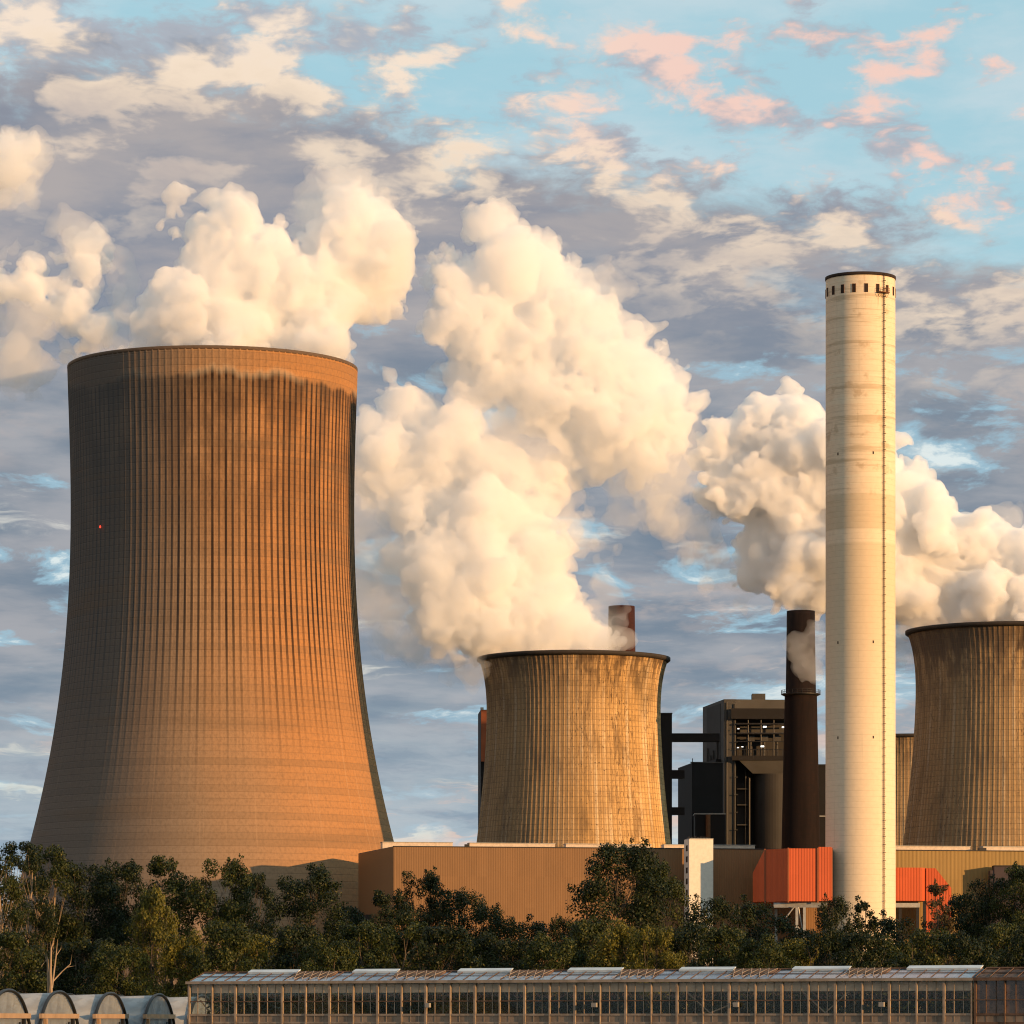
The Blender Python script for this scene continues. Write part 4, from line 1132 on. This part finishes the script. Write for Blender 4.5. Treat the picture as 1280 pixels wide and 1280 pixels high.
TREES = [
    ('loose', -8, 250, 1068, 75, 'leaf_mid', 'tree cut by the left edge of the photo, behind the first tunnel'),
    ('loose', 22, 258, 1052, 82, 'leaf_dark', 'tallest open-crowned tree at far left, its top against the sky beside the huge tower'),
    ('loose', 58, 262, 1057, 74, 'leaf_mid', 'tall tree overlapping the left foot of the huge tower, lit forked limbs inside'),
    ('dense', 104, 264, 1080, 86, 'leaf_dark', 'very dark dense tree just right of the tall open tree at far left'),
    ('dense', 150, 268, 1079, 84, 'leaf_dark', 'dark tree with sky-lit chinks, under the left third of the huge tower'),
    ('torn', 203, 262, 1075, 90, 'leaf_mid', 'wind-blown tree with a drooping right shoulder under the huge tower, left of the notch'),
    ('torn', 272, 260, 1074, 80, 'leaf_mid', 'tree with a ragged forked top, below the middle of the huge tower'),
    ('torn', 310, 266, 1093, 64, 'leaf_dark', 'ragged tree at the left end of the shadow on the huge tower'),
    ('oval', 386, 258, 1084, 98, 'leaf_dark', 'broad oval dense tree standing in front of the shadow on the huge tower'),
    ('round', 432, 266, 1132, 66, 'leaf_dark', 'low round tree touching the dark end wall of the brown hall'),
    ('torn', 486, 258, 1117, 74, 'leaf_dark', 'tree in front of the left corner of the brown hall'),
    ('torn', 522, 262, 1089, 66, 'leaf_dark', 'tallest leaning tree before the left part of the brown hall wall'),
    ('dense', 574, 264, 1112, 88, 'leaf_dark', 'dense tree right of the leaning tree before the brown hall'),
    ('round', 616, 262, 1132, 64, 'leaf_dark', 'tree sloping down to the low gap before the middle of the brown hall'),
    ('round', 664, 266, 1152, 84, 'leaf_dark', 'low tree in the dip of the tree line before the brown hall'),
    ('round', 706, 262, 1146, 62, 'leaf_dark', 'low round tree at the left foot of the big tree below the middle tower'),
    ('oval', 770, 254, 1055, 108, 'leaf_dark', 'big full-crowned tree rising above the hall roof below the middle cooling tower'),
    ('oval', 822, 260, 1080, 74, 'leaf_mid', 'narrower tree between the big tree and the white stair tower'),
    ('round', 890, 262, 1121, 74, 'leaf_dark', 'round-topped tree hiding the foot of the white stair tower'),
    ('round', 948, 266, 1128, 84, 'leaf_dark', 'dark tree below the left end of the orange faceted duct'),
    ('round', 1000, 268, 1160, 72, 'leaf_dark', 'low tree under the steel legs of the orange duct'),
    ('round', 1044, 260, 1120, 48, 'leaf_dark', 'tree at the left foot of the tall white chimney'),
    ('sapling', 1078, 250, 1119, 44, 'leaf_dark', 'small bare-stemmed tree standing in front of the white chimney shaft'),
    ('round', 1122, 264, 1147, 84, 'leaf_dark', 'low tree at the right foot of the white chimney'),
    ('sapling', 1172, 252, 1101, 42, 'leaf_red', 'thin bronze sapling in front of the sloping orange duct end'),
    ('round', 1208, 260, 1116, 70, 'leaf_dark', 'tree right of the bronze sapling, before the olive hall wall'),
    ('dense', 1246, 258, 1098, 66, 'leaf_dark', 'dense tree just left of the one at the right edge of the photo'),
    ('dense', 1284, 256, 1082, 80, 'leaf_mid', 'tall tree cut by the right edge of the photo'),
    ('dense', 1335, 260, 1080, 90, 'leaf_dark', 'tree just beyond the right edge of the photo'),
    ('loose', -62, 258, 1070, 90, 'leaf_dark', 'tree just beyond the left edge of the photo'),
]
for f_, px_, D_, top_, w_, lf_, lab_ in TREES:
    if px_ > 1320 or px_ < -40: continue
    plant(f_, px_, D_, top_, w_, lf_, lab_, bark='pale_bark' if f_ == 'loose' else 'bark')

BUSHES = [
    (8, 1165, 72, 'leaf_mid', 'shrub at far left directly behind the nearest tunnel'),
    (50, 1180, 66, 'leaf_dark', 'dark shrub left of the bare pale snag'),
    (104, 1172, 70, 'leaf_dark', 'dark shrub right of the bare pale snag'),
    (146, 1176, 62, 'leaf_mid', 'shrub behind the third tunnel with a lit right flank'),
    (190, 1112, 52, 'leaf_sunlit', 'tall narrow yellow-green bush lit by the sun, left of the glasshouse end'),
    (232, 1162, 58, 'leaf_sunlit', 'sunlit yellow-green bush right behind the left end of the glasshouse'),
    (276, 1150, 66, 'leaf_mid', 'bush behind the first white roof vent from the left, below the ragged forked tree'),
    (320, 1166, 62, 'leaf_sunlit', 'bush coloured in sunlit gold behind the right part of the first roof vent'),
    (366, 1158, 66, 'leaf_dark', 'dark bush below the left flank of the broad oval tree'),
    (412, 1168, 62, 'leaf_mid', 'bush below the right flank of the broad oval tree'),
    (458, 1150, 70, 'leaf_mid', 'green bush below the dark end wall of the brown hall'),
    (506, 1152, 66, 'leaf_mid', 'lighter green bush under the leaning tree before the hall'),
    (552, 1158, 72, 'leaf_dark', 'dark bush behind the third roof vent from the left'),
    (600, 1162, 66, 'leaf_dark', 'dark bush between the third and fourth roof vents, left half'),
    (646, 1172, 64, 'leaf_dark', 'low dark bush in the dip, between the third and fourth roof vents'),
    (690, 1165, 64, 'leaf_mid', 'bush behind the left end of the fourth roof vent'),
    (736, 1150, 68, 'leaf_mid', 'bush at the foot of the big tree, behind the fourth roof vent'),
    (784, 1148, 66, 'leaf_sunlit', 'bush coloured sunlit yellow-green low under the big tree'),
    (820, 1158, 54, 'leaf_sunlit', 'bush coloured sunlit yellow-green under the right side of the big tree'),
    (862, 1152, 68, 'leaf_dark', 'dark bush below the white stair tower'),
    (910, 1160, 66, 'leaf_mid', 'bush right of the stair tower foot, behind the fifth roof vent'),
    (956, 1166, 62, 'leaf_mid', 'bush below the sloping left end of the orange duct'),
    (996, 1172, 54, 'leaf_sunlit', 'sunlit bush in front of the duct legs'),
    (1034, 1160, 60, 'leaf_dark', 'dark bush left of the chimney foot'),
    (1078, 1166, 64, 'leaf_dark', 'dark bush in front of the white chimney foot'),
    (1120, 1168, 62, 'leaf_mid', 'bush right of the chimney foot, behind the rightmost roof vent'),
    (1160, 1160, 60, 'leaf_mid', 'bush under the bronze sapling'),
    (1204, 1164, 62, 'leaf_dark', 'dark bush behind the joint of the two glasshouses'),
    (1248, 1155, 66, 'leaf_mid', 'bush behind the brown glasshouse at the right edge'),
    (1288, 1150, 60, 'leaf_dark', 'bush cut by the right edge of the photo behind the brown glasshouse'),
]
for i_, (px_, top_, w_, lf_, lab_) in enumerate(BUSHES):
    plant('shrub', px_, 226 + 7 * ((i_ * 5) % 3), top_ , w_ * 1.12, lf_, lab_, 'bush', 'bushes at the foot of the tree belt')


def snag():
    D = 222.0
    t = thing('bare_tree', 'bare pale broken tree trunks lit orange behind the second tunnel', 'tree', (X(64, D), D, 0), 0, 'trees in the belt behind the glasshouse')
    def p(px, py, d=0.0): return (X(px, D) - X(64, D), d, Z(py, D))
    b = MB()
    b.tube([p(64, 1330), p(64, 1240), p(63, 1215), p(64, 1185), p(68, 1172)], [.10, .085, .07, .05, .02], 7)
    b.tube([p(61, 1330, .2), p(60, 1240, .2), p(59, 1200, .2), p(57.5, 1192, .2)], [.08, .07, .05, .02], 7)
    b.tube([p(65, 1235), p(70, 1195), p(72, 1174)], [.06, .04, .015], 6)
    b.tube([p(66, 1227), p(78, 1214), p(88, 1205), p(91, 1186)], [.04, .035, .025, .01], 6)
    b.tube([p(84, 1209), p(95, 1207)], [.02, .01], 5); b.tube([p(58, 1199, .2), p(51, 1208, .2)], [.025, .01], 5)
    b.tube([p(70, 1195), p(76, 1186), p(77, 1178)], [.025, .015, .008], 5); b.tube([p(59, 1205, .2), p(54, 1190, .2)], [.02, .01], 5)
    b.build('trunk', M['pale_bark'], t, True)


snag()


# ------------------------------------------------------------------ glasshouse
def glass_mat(name, tint, refl, dirt, alpha):
    """old horticultural glass: clear in part, dirty in part, with a sky sheen"""
    m, nt, out = new_mat(name)
    co = objco(nt); n = noise(nt, co, 0.9, 5, 0.6); n2 = noise(nt, co, 6.0, 4, 0.6)
    tr = nt.nodes.new('ShaderNodeBsdfTransparent'); put(nt, tr.inputs[0], tint)
    df = nt.nodes.new('ShaderNodeBsdfDiffuse'); put(nt, df.inputs[0], dirt)
    gl = nt.nodes.new('ShaderNodeBsdfGlossy'); gl.inputs['Roughness'].default_value = 0.06; put(nt, gl.inputs[0], (0.95, 0.98, 1.0))
    a = nt.nodes.new('ShaderNodeMixShader'); put(nt, a.inputs[0], sm(nt, n * 0.7 + n2 * 0.3, 0.35, 0.72) * alpha)
    nt.links.new(tr.outputs[0], a.inputs[1]); nt.links.new(df.outputs[0], a.inputs[2])
    b = nt.nodes.new('ShaderNodeMixShader'); put(nt, b.inputs[0], refl)
    nt.links.new(a.outputs[0], b.inputs[1]); nt.links.new(gl.outputs[0], b.inputs[2]); nt.links.new(b.outputs[0], out.inputs['Surface'])
    return m


M['wall_glass'] = glass_mat('clear_wall_glass', (0.94, 0.95, 0.93), 0.018, (0.30, 0.22, 0.15), 0.05)
M['roof_glass'] = glass_mat('white_washed_roof_glass', (0.7, 0.76, 0.8), 0.34, (0.30, 0.38, 0.44), 0.8)
M['brown_glass'] = glass_mat('brown_washed_glass', (0.5, 0.4, 0.3), 0.05, (0.16, 0.095, 0.06), 1.4)
M['vent_glass'] = plain('white_vent_sheet', (0.62, 0.68, 0.70), 0.35)
M['frame'] = plain('weathered_aluminium', (0.40, 0.31, 0.23), 0.55, 0.1, 0.45, 2.5)
M['rusty_frame'] = plain('rust_stained_frame', (0.17, 0.10, 0.065), 0.8, 0, 0.5, 3)
M['rust_sheet'] = plain('rust_stained_sheet', (0.26, 0.15, 0.09), 0.85, 0, 0.6, 3)
M['curtain'] = plain('beige_shade_curtain', (0.85, 0.64, 0.46), 0.9, 0, 0.35, 1.2)
M['plinth'] = plain('stained_concrete_plinth', (0.34, 0.25, 0.18), 0.9, 0, 0.6, 0.8)
M['box_grey'] = plain('grey_plastic_box', (0.36, 0.33, 0.29), 0.5)
M['crop'] = leaf_mat('crop_leaves', (0.020, 0.040, 0.012), (0.045, 0.070, 0.018))
M['truss'] = plain('pink_white_fruit', (0.55, 0.33, 0.30), 0.7, 0, 0.4, 8)

GA, GB = Vector((X(237, 168), 168)), Vector((X(1215, 153), 153))
gd = (GB - GA).normalized(); gn = Vector((-gd.y, gd.x)); GL = (GB - GA).length
EAVE = Z(1226.5, 160.5); RIDGE = EAVE + 0.34; SPAN = 1.15
SILL = Z(1268, 160.5)


def glasshouse(label, p0, length, clear=True):
    t = thing('glasshouse', label, 'greenhouse', (p0.x, p0.y, 0), math.atan2(gd.y, gd.x))
    # local x along the front, y away from the camera
    n_span = 4; depth = 2 * SPAN * n_span
    gm = M['wall_glass'] if clear else M['brown_glass']
    fr = M['frame'] if clear else M['rusty_frame']
    MB().box(0, length, 0.0, 0.012, SILL, EAVE - 0.06).build('front_glazing', gm, t)
    MB().box(0, length, -0.02, 0.05, 0.02, SILL - 0.05).build('plinth', M['plinth'], t)
    MB().box(-0.1, length + 0.1, -0.16, 0.10, EAVE - 0.05, EAVE + 0.06).build('gutter', fr, t)
    MB().box(0, length, -0.05, 0.02, SILL - 0.05, SILL + 0.03).build('sill_rail', fr, t)
    MB().box(0, length, -0.035, -0.005, Z(1251, 160.5) - 0.02, Z(1251, 160.5) + 0.02).build('mid_rail', M['rusty_frame'], t)
    MB().box(0, length, -0.045, -0.02, SILL - 0.36, SILL - 0.29).build('lower_rail', fr, t)
    nb = max(1, round(length / 1.075)); pitch = length / nb
    for i in range(nb + 1):
        w = 0.044 if (i % 2 == 0) else 0.026
        MB().box(i * pitch - w, i * pitch + w, -0.075, 0.04, 0, EAVE - 0.05).build('post', fr, t)
    bars = MB()
    for i in range(nb):
        for q in (0.36, 0.70):
            x = (i + q) * pitch; bars.box(x - 0.014, x + 0.014, -0.03, -0.002, 0.4, EAVE - 0.06)
    bars.build('glazing_bars', fr, t)
    for (side, x) in ((0, 0.0), (1, length)):
        if clear or side: MB().box(x - 0.006, x + 0.006, 0.05, depth, 0.3, EAVE).build('end_glazing', gm, t)
    MB().box(0, length, depth, depth + 0.03, 0.02, EAVE - 0.3).build('back_wall', M['wall_glass'] if clear else M['brown_glass'], t)
    rm = M['roof_glass'] if clear else M['brown_glass']
    for k in range(n_span):
        y0, y1, y2 = k * 2 * SPAN, k * 2 * SPAN + SPAN, (k + 1) * 2 * SPAN
        e = 0.07
        MB().add([(0, y0 + .02, EAVE + e), (length, y0 + .02, EAVE + e), (length, y1, RIDGE + e), (0, y1, RIDGE + e),
                  (0, y0 + .02, EAVE + e - .02), (length, y0 + .02, EAVE + e - .02), (length, y1, RIDGE + e - .02), (0, y1, RIDGE + e - .02)],
                 [(0, 1, 2, 3), (7, 6, 5, 4), (0, 4, 5, 1), (1, 5, 6, 2), (2, 6, 7, 3), (3, 7, 4, 0)]).build('roof_slope', rm, t)
        MB().add([(0, y1 + .01, RIDGE + e), (length, y1 + .01, RIDGE + e), (length, y2 - .02, EAVE + e), (0, y2 - .02, EAVE + e),
                  (0, y1 + .01, RIDGE + e - .02), (length, y1 + .01, RIDGE + e - .02), (length, y2 - .02, EAVE + e - .02), (0, y2 - .02, EAVE + e - .02)],
                 [(0, 1, 2, 3), (7, 6, 5, 4), (0, 4, 5, 1), (1, 5, 6, 2), (2, 6, 7, 3), (3, 7, 4, 0)]).build('roof_slope', rm, t)
    rb = MB()
    for i in range(int(length / 0.54) + 1):
        x = i * 0.54; sk = 0.0
        rb.tube([(x, 0.02, EAVE + 0.085), (x, SPAN, RIDGE + 0.085)], 0.016, 4)
    rb.tube([(0, SPAN, RIDGE + 0.09), (length, SPAN, RIDGE + 0.09)], 0.035, 5)
    rb.tube([(0, SPAN * .5, (EAVE + RIDGE) / 2 + 0.09), (length, SPAN * .5, (EAVE + RIDGE) / 2 + 0.09)], 0.014, 4)
    rb.build('roof_bars', M['rusty_frame'], t)
    return t, length, depth


def on_front(px):
    """distance along the glasshouse front at a pixel column"""
    k = (px - 640) / F
    return (k * GA.y - GA.x) / (gd.x - k * gd.y)


gh, gl, gdep = glasshouse('long clear glasshouse with white roof vents and green crops inside', GA, GL)
for a_, b_ in ((294, 356), (425, 481), (557, 623), (695, 762), (835, 903), (977, 1048), (1121, 1214)):
    x0, x1 = on_front(a_), on_front(b_)
    z0 = RIDGE + 0.08
    # an opened ridge vent: hinged at the ridge, lifted on two arms, its far edge up
    v_ = MB().add([(x0, SPAN - 0.15, z0 + 0.02), (x1, SPAN - 0.15, z0 + 0.02), (x1, SPAN + 0.15, z0 + 0.12), (x0, SPAN + 0.15, z0 + 0.12),
              (x0, SPAN - 0.15, z0 - 0.06), (x1, SPAN - 0.15, z0 - 0.06), (x1, SPAN + 0.15, z0 + 0.09), (x0, SPAN + 0.15, z0 + 0.09)],
             [(0, 1, 2, 3), (7, 6, 5, 4), (0, 4, 5, 1), (1, 5, 6, 2), (2, 6, 7, 3), (3, 7, 4, 0)]).build('roof_vent', M['vent_glass'], gh)
for a_, b_ in ((356, 405), (482, 541), (624, 676), (763, 815), (904, 958), (1049, 1100)):
    x0, x1 = on_front(a_), on_front(b_)
    # bays where the upper panes are gone: rusty open lattice over dirty boarding
    w_ = MB().add([(x0, SPAN * .46, (EAVE + RIDGE) / 2 + 0.07), (x1, SPAN * .46, (EAVE + RIDGE) / 2 + 0.07), (x1, SPAN - .02, RIDGE + 0.105), (x0, SPAN - .02, RIDGE + 0.105),
              (x0, SPAN * .46, (EAVE + RIDGE) / 2 + 0.02), (x1, SPAN * .46, (EAVE + RIDGE) / 2 + 0.02), (x1, SPAN - .02, RIDGE + 0.06), (x0, SPAN - .02, RIDGE + 0.06)],
             [(0, 1, 2, 3), (7, 6, 5, 4), (0, 4, 5, 1), (1, 5, 6, 2), (2, 6, 7, 3), (3, 7, 4, 0)]).build('rusty_roof_bay', M['rust_sheet'], gh)
    br_ = MB(); n_ = 5
    for i in range(n_):
        xa = x0 + (x1 - x0) * i / n_; xb = x0 + (x1 - x0) * (i + 1) / n_
        br_.tube([(xa, SPAN * .1, EAVE + 0.13), (xb, SPAN * .95, RIDGE + 0.12)], 0.013, 4)
        br_.tube([(xb, SPAN * .1, EAVE + 0.14), (xa, SPAN * .95, RIDGE + 0.13)], 0.013, 4)
    br_.build('lattice', M['frame'], w_)
MB().box(0.05, GL - 0.05, 0.10, 0.12, Z(1240, 160.5), EAVE - 0.08).build('shade_curtain', M['curtain'], gh)
rl_ = MB().box(on_front(860), GL - 0.1, 0.40, 0.48, Z(1241.5, 160.5), Z(1239.3, 160.5)).build('heating_pipe', M['frame'], gh)
for px_ in (537, 745, 922, 1104):
    x_ = on_front(px_)
    MB().box(x_ - 0.10, x_ + 0.10, -0.22, -0.08, Z(1259, 160.5), Z(1253.5, 160.5)).build('control_box', M['box_grey'], gh)
for a_, b_, c_ in ((857, 886, 921), (1002, 1030, 1060)):
    for q_ in (a_, c_):
        MB().tube([(on_front(q_), 0.12, Z(1240.5 if q_ == a_ or a_ > 900 else 1252, 160.5)), (on_front(b_), 0.12, SILL + 0.05)], 0.03, 5).build('brace', M['frame'], gh)
MB().tube([(on_front(246), 0.3, Z(1250, 166)), (on_front(254), 0.3, Z(1261, 166)), (on_front(264), 0.3, Z(1267, 166))], 0.03, 5).build('hose', M['frame'], gh)
glasshouse('brown washed glasshouse section at the right edge, joined to the clear one', GB + gd * 0.14, 4.6, False)
# the crop: rows of climbing plants
cr_n = 34000
cg = np.random.default_rng(5)
cx_ = cg.random(cr_n) * (GL - 0.6) + 0.3
row = cg.integers(0, 5, cr_n)
cyy = 0.9 + row * 1.5 + cg.normal(0, 0.16, cr_n)
cz_ = 0.3 + (3.18 + 0.12 * np.sin(cx_ * 3.1) + 0.08 * np.sin(cx_ * 7.7)) * cg.random(cr_n) ** 0.8
pos = np.stack([cx_, cyy, cz_], 1)
nr = cg.standard_normal((cr_n, 3)); nr /= np.linalg.norm(nr, axis=1)[:, None]
ta = np.cross(nr, cg.standard_normal((cr_n, 3))); ta /= np.linalg.norm(ta, axis=1)[:, None]; tb_ = np.cross(nr, ta)
q4 = np.stack([pos - ta * .10, pos + tb_ * .06, pos + ta * .10, pos - tb_ * .06], 1).reshape(-1, 3)
cro = link('crop_plants', np_mesh('crop_plants', q4, np.arange(cr_n * 4).reshape(-1, 4)), M['crop'])
cro.location = (GA.x, GA.y, 0); cro.rotation_euler = (0, 0, math.atan2(gd.y, gd.x))
tag(cro, 'dense rows of green crop plants inside the clear glasshouse', None, None, 'stuff')
st_n = 420; sb = MB()
for i in range(st_n):
    x = 0.6 + (GL - 1.2) * (i + cg.random()) / st_n; z = Z(1241, 160.5) - cg.random() * 0.10; dx = cg.normal(0, 0.10)
    sb.tube([(x, 0.7, z), (x + dx, 0.72, z - 0.10 - 0.10 * cg.random())], 0.016, 4)
fr_ = sb.build('crop_hooks', M['truss'])
fr_.location = cro.location; fr_.rotation_euler = cro.rotation_euler
tag(fr_, 'band of pinkish white hooks and strings along the top of the crop', None, None, 'stuff')


# ------------------------------------------------------------------ film tunnels
def film_mat(name='milky_film', clear=0.26):
    m, nt, out = new_mat(name)
    co = objco(nt); n = noise(nt, co, 1.2, 5, 0.6, 0.6)
    c = mix(nt, sm(nt, n, 0.35, 0.7), (0.52, 0.55, 0.58), (0.36, 0.37, 0.38))
    b = nt.nodes.new('ShaderNodeBsdfPrincipled'); put(nt, b.inputs['Base Color'], c); b.inputs['Roughness'].default_value = 0.28
    bp = nt.nodes.new('ShaderNodeBump'); bp.inputs['Distance'].default_value = 0.12; put(nt, bp.inputs['Height'], n); nt.links.new(bp.outputs[0], b.inputs['Normal'])
    tr = nt.nodes.new('ShaderNodeBsdfTransparent'); put(nt, tr.inputs[0], (0.85, 0.88, 0.9))
    tl = nt.nodes.new('ShaderNodeBsdfTranslucent'); put(nt, tl.inputs[0], (0.7, 0.72, 0.75))
    a = nt.nodes.new('ShaderNodeMixShader'); a.inputs[0].default_value = 0.35
    nt.links.new(b.outputs[0], a.inputs[1]); nt.links.new(tl.outputs[0], a.inputs[2])
    d = nt.nodes.new('ShaderNodeMixShader'); d.inputs[0].default_value = clear
    nt.links.new(a.outputs[0], d.inputs[1]); nt.links.new(tr.outputs[0], d.inputs[2]); nt.links.new(d.outputs[0], out.inputs['Surface'])
    return m


M['film'] = film_mat()
M['end_film'] = film_mat('clearer_end_film', 0.60)
M['black_pipe'] = plain('black_pipe', (0.015, 0.015, 0.016), 0.5)
M['timber'] = plain('pale_timber', (0.36, 0.24, 0.15), 0.85)
TR = Vector((1.0, 8.6)).normalized()          # the row runs away from the camera
TA = Vector((-TR.y, TR.x))                    # each tunnel runs off to the left


def tunnel_parts(t, hw=3.95, hh=3.62, length=30.0):
    """local x = along the row (away), local y = along the tunnel (left)"""
    def arch(a, y, s_=1.0): return (math.copysign(abs(math.cos(a)) ** 0.86, math.cos(a)) * hw * s_, y, abs(math.sin(a)) ** 0.90 * hh * s_ + 0.01)
    n = 36; m = 15
    vs, fs = [], []
    for j in range(m + 1):
        sag = 1.0 - (0.012 if j % 2 else 0.0)
        for i in range(n + 1): vs.append(arch(PI * i / n, length * j / m, sag))
    for j in range(m):
        for i in range(n): k = j * (n + 1) + i; fs.append((k, k + 1, k + n + 2, k + n + 1))
    o = MB().add(vs, fs).build('cover', M['film'], t, True)
    sd_ = o.modifiers.new('thickness', 'SOLIDIFY'); sd_.thickness = 0.012
    MB().tube([arch(a, -0.03, 1.012) for a in np.linspace(0.0, PI, 40)], 0.065, 7).build('hoop', M['black_pipe'], t, True)
    # end wall: film around a timber door frame
    dw, dh = 2.3, 2.75
    arc = [arch(a, 0.03, 0.985) for a in np.linspace(0.0, PI, 41)]
    vs = list(arc); ins = []
    for p in arc:
        ins.append((max(-dw, min(dw, p[0])), 0.03, min(dh, p[2])))
    fs = [(i, i + 1, 41 + i + 1, 41 + i) for i in range(40)]
    e = MB().add(vs + ins, fs).build('end_wall', M['end_film'], t)
    sd_ = e.modifiers.new('thickness', 'SOLIDIFY'); sd_.thickness = 0.012
    for x in (-dw, dw):
        MB().box(x - 0.12, x + 0.12, -0.10, 0.02, 0, dh - 0.1).build('door_post', M['timber'] if x < 0 else M['black_pipe'], t)
    MB().box(-hw * 0.80, hw * 0.80, -0.11, 0.02, dh - 0.09, dh + 0.09).build('lintel', M['timber'], t)
    fl = MB().add([(-dw + .12, 0.05, 0.05), (dw - .12, 0.05, 0.05), (dw - .12, 0.05, dh - .1), (-dw + .12, 0.05, dh - .1)], [(0, 1, 2, 3)]).build('door_flap', M['end_film'], t)
    sd_ = fl.modifiers.new('thickness', 'SOLIDIFY'); sd_.thickness = 0.015
    MB().tube([(-dw * .45, -0.06, 0.2), (dw * .7, -0.06, dh - 0.25)], 0.045, 5).build('door_brace', M['black_pipe'], t)
    for j in range(1, 5):
        MB().tube([arch(a, length * (j - 0.65) / 14 + 0.9 * math.sin(a * 1.0) * (1 if j % 2 else -1), 1.006) for a in np.linspace(0.02, PI - 0.02, 24)], 0.022, 4).build('strap', M['black_pipe'], t)


labs = ['film tunnel at the left edge, nearest to the camera', 'second film tunnel from the left with a pale timber lintel', 'third film tunnel from the left, between second and fourth hoops',
        'fourth film tunnel from the left, hoop close to the glasshouse end', 'fifth film tunnel, mostly hidden by the left end of the glasshouse']
first = None
for i_, (px_, D_) in enumerate(((10, 150), (73, 158.7), (137.5, 167.4), (198, 176.1), (252, 184.8))):
    if first is None:
        first = thing('film_tunnel', labs[0], 'greenhouse', (X(px_, D_), D_, 0), math.atan2(TR.y, TR.x), 'film tunnels in a row')
        tunnel_parts(first)
    else:
        r_ = first.copy(); S.collection.objects.link(r_); r_.location = (X(px_, D_), D_, 0); r_['label'] = labs[i_]
        for ch in list(first.children):
            c_ = ch.copy(); S.collection.objects.link(c_); c_.parent = r_
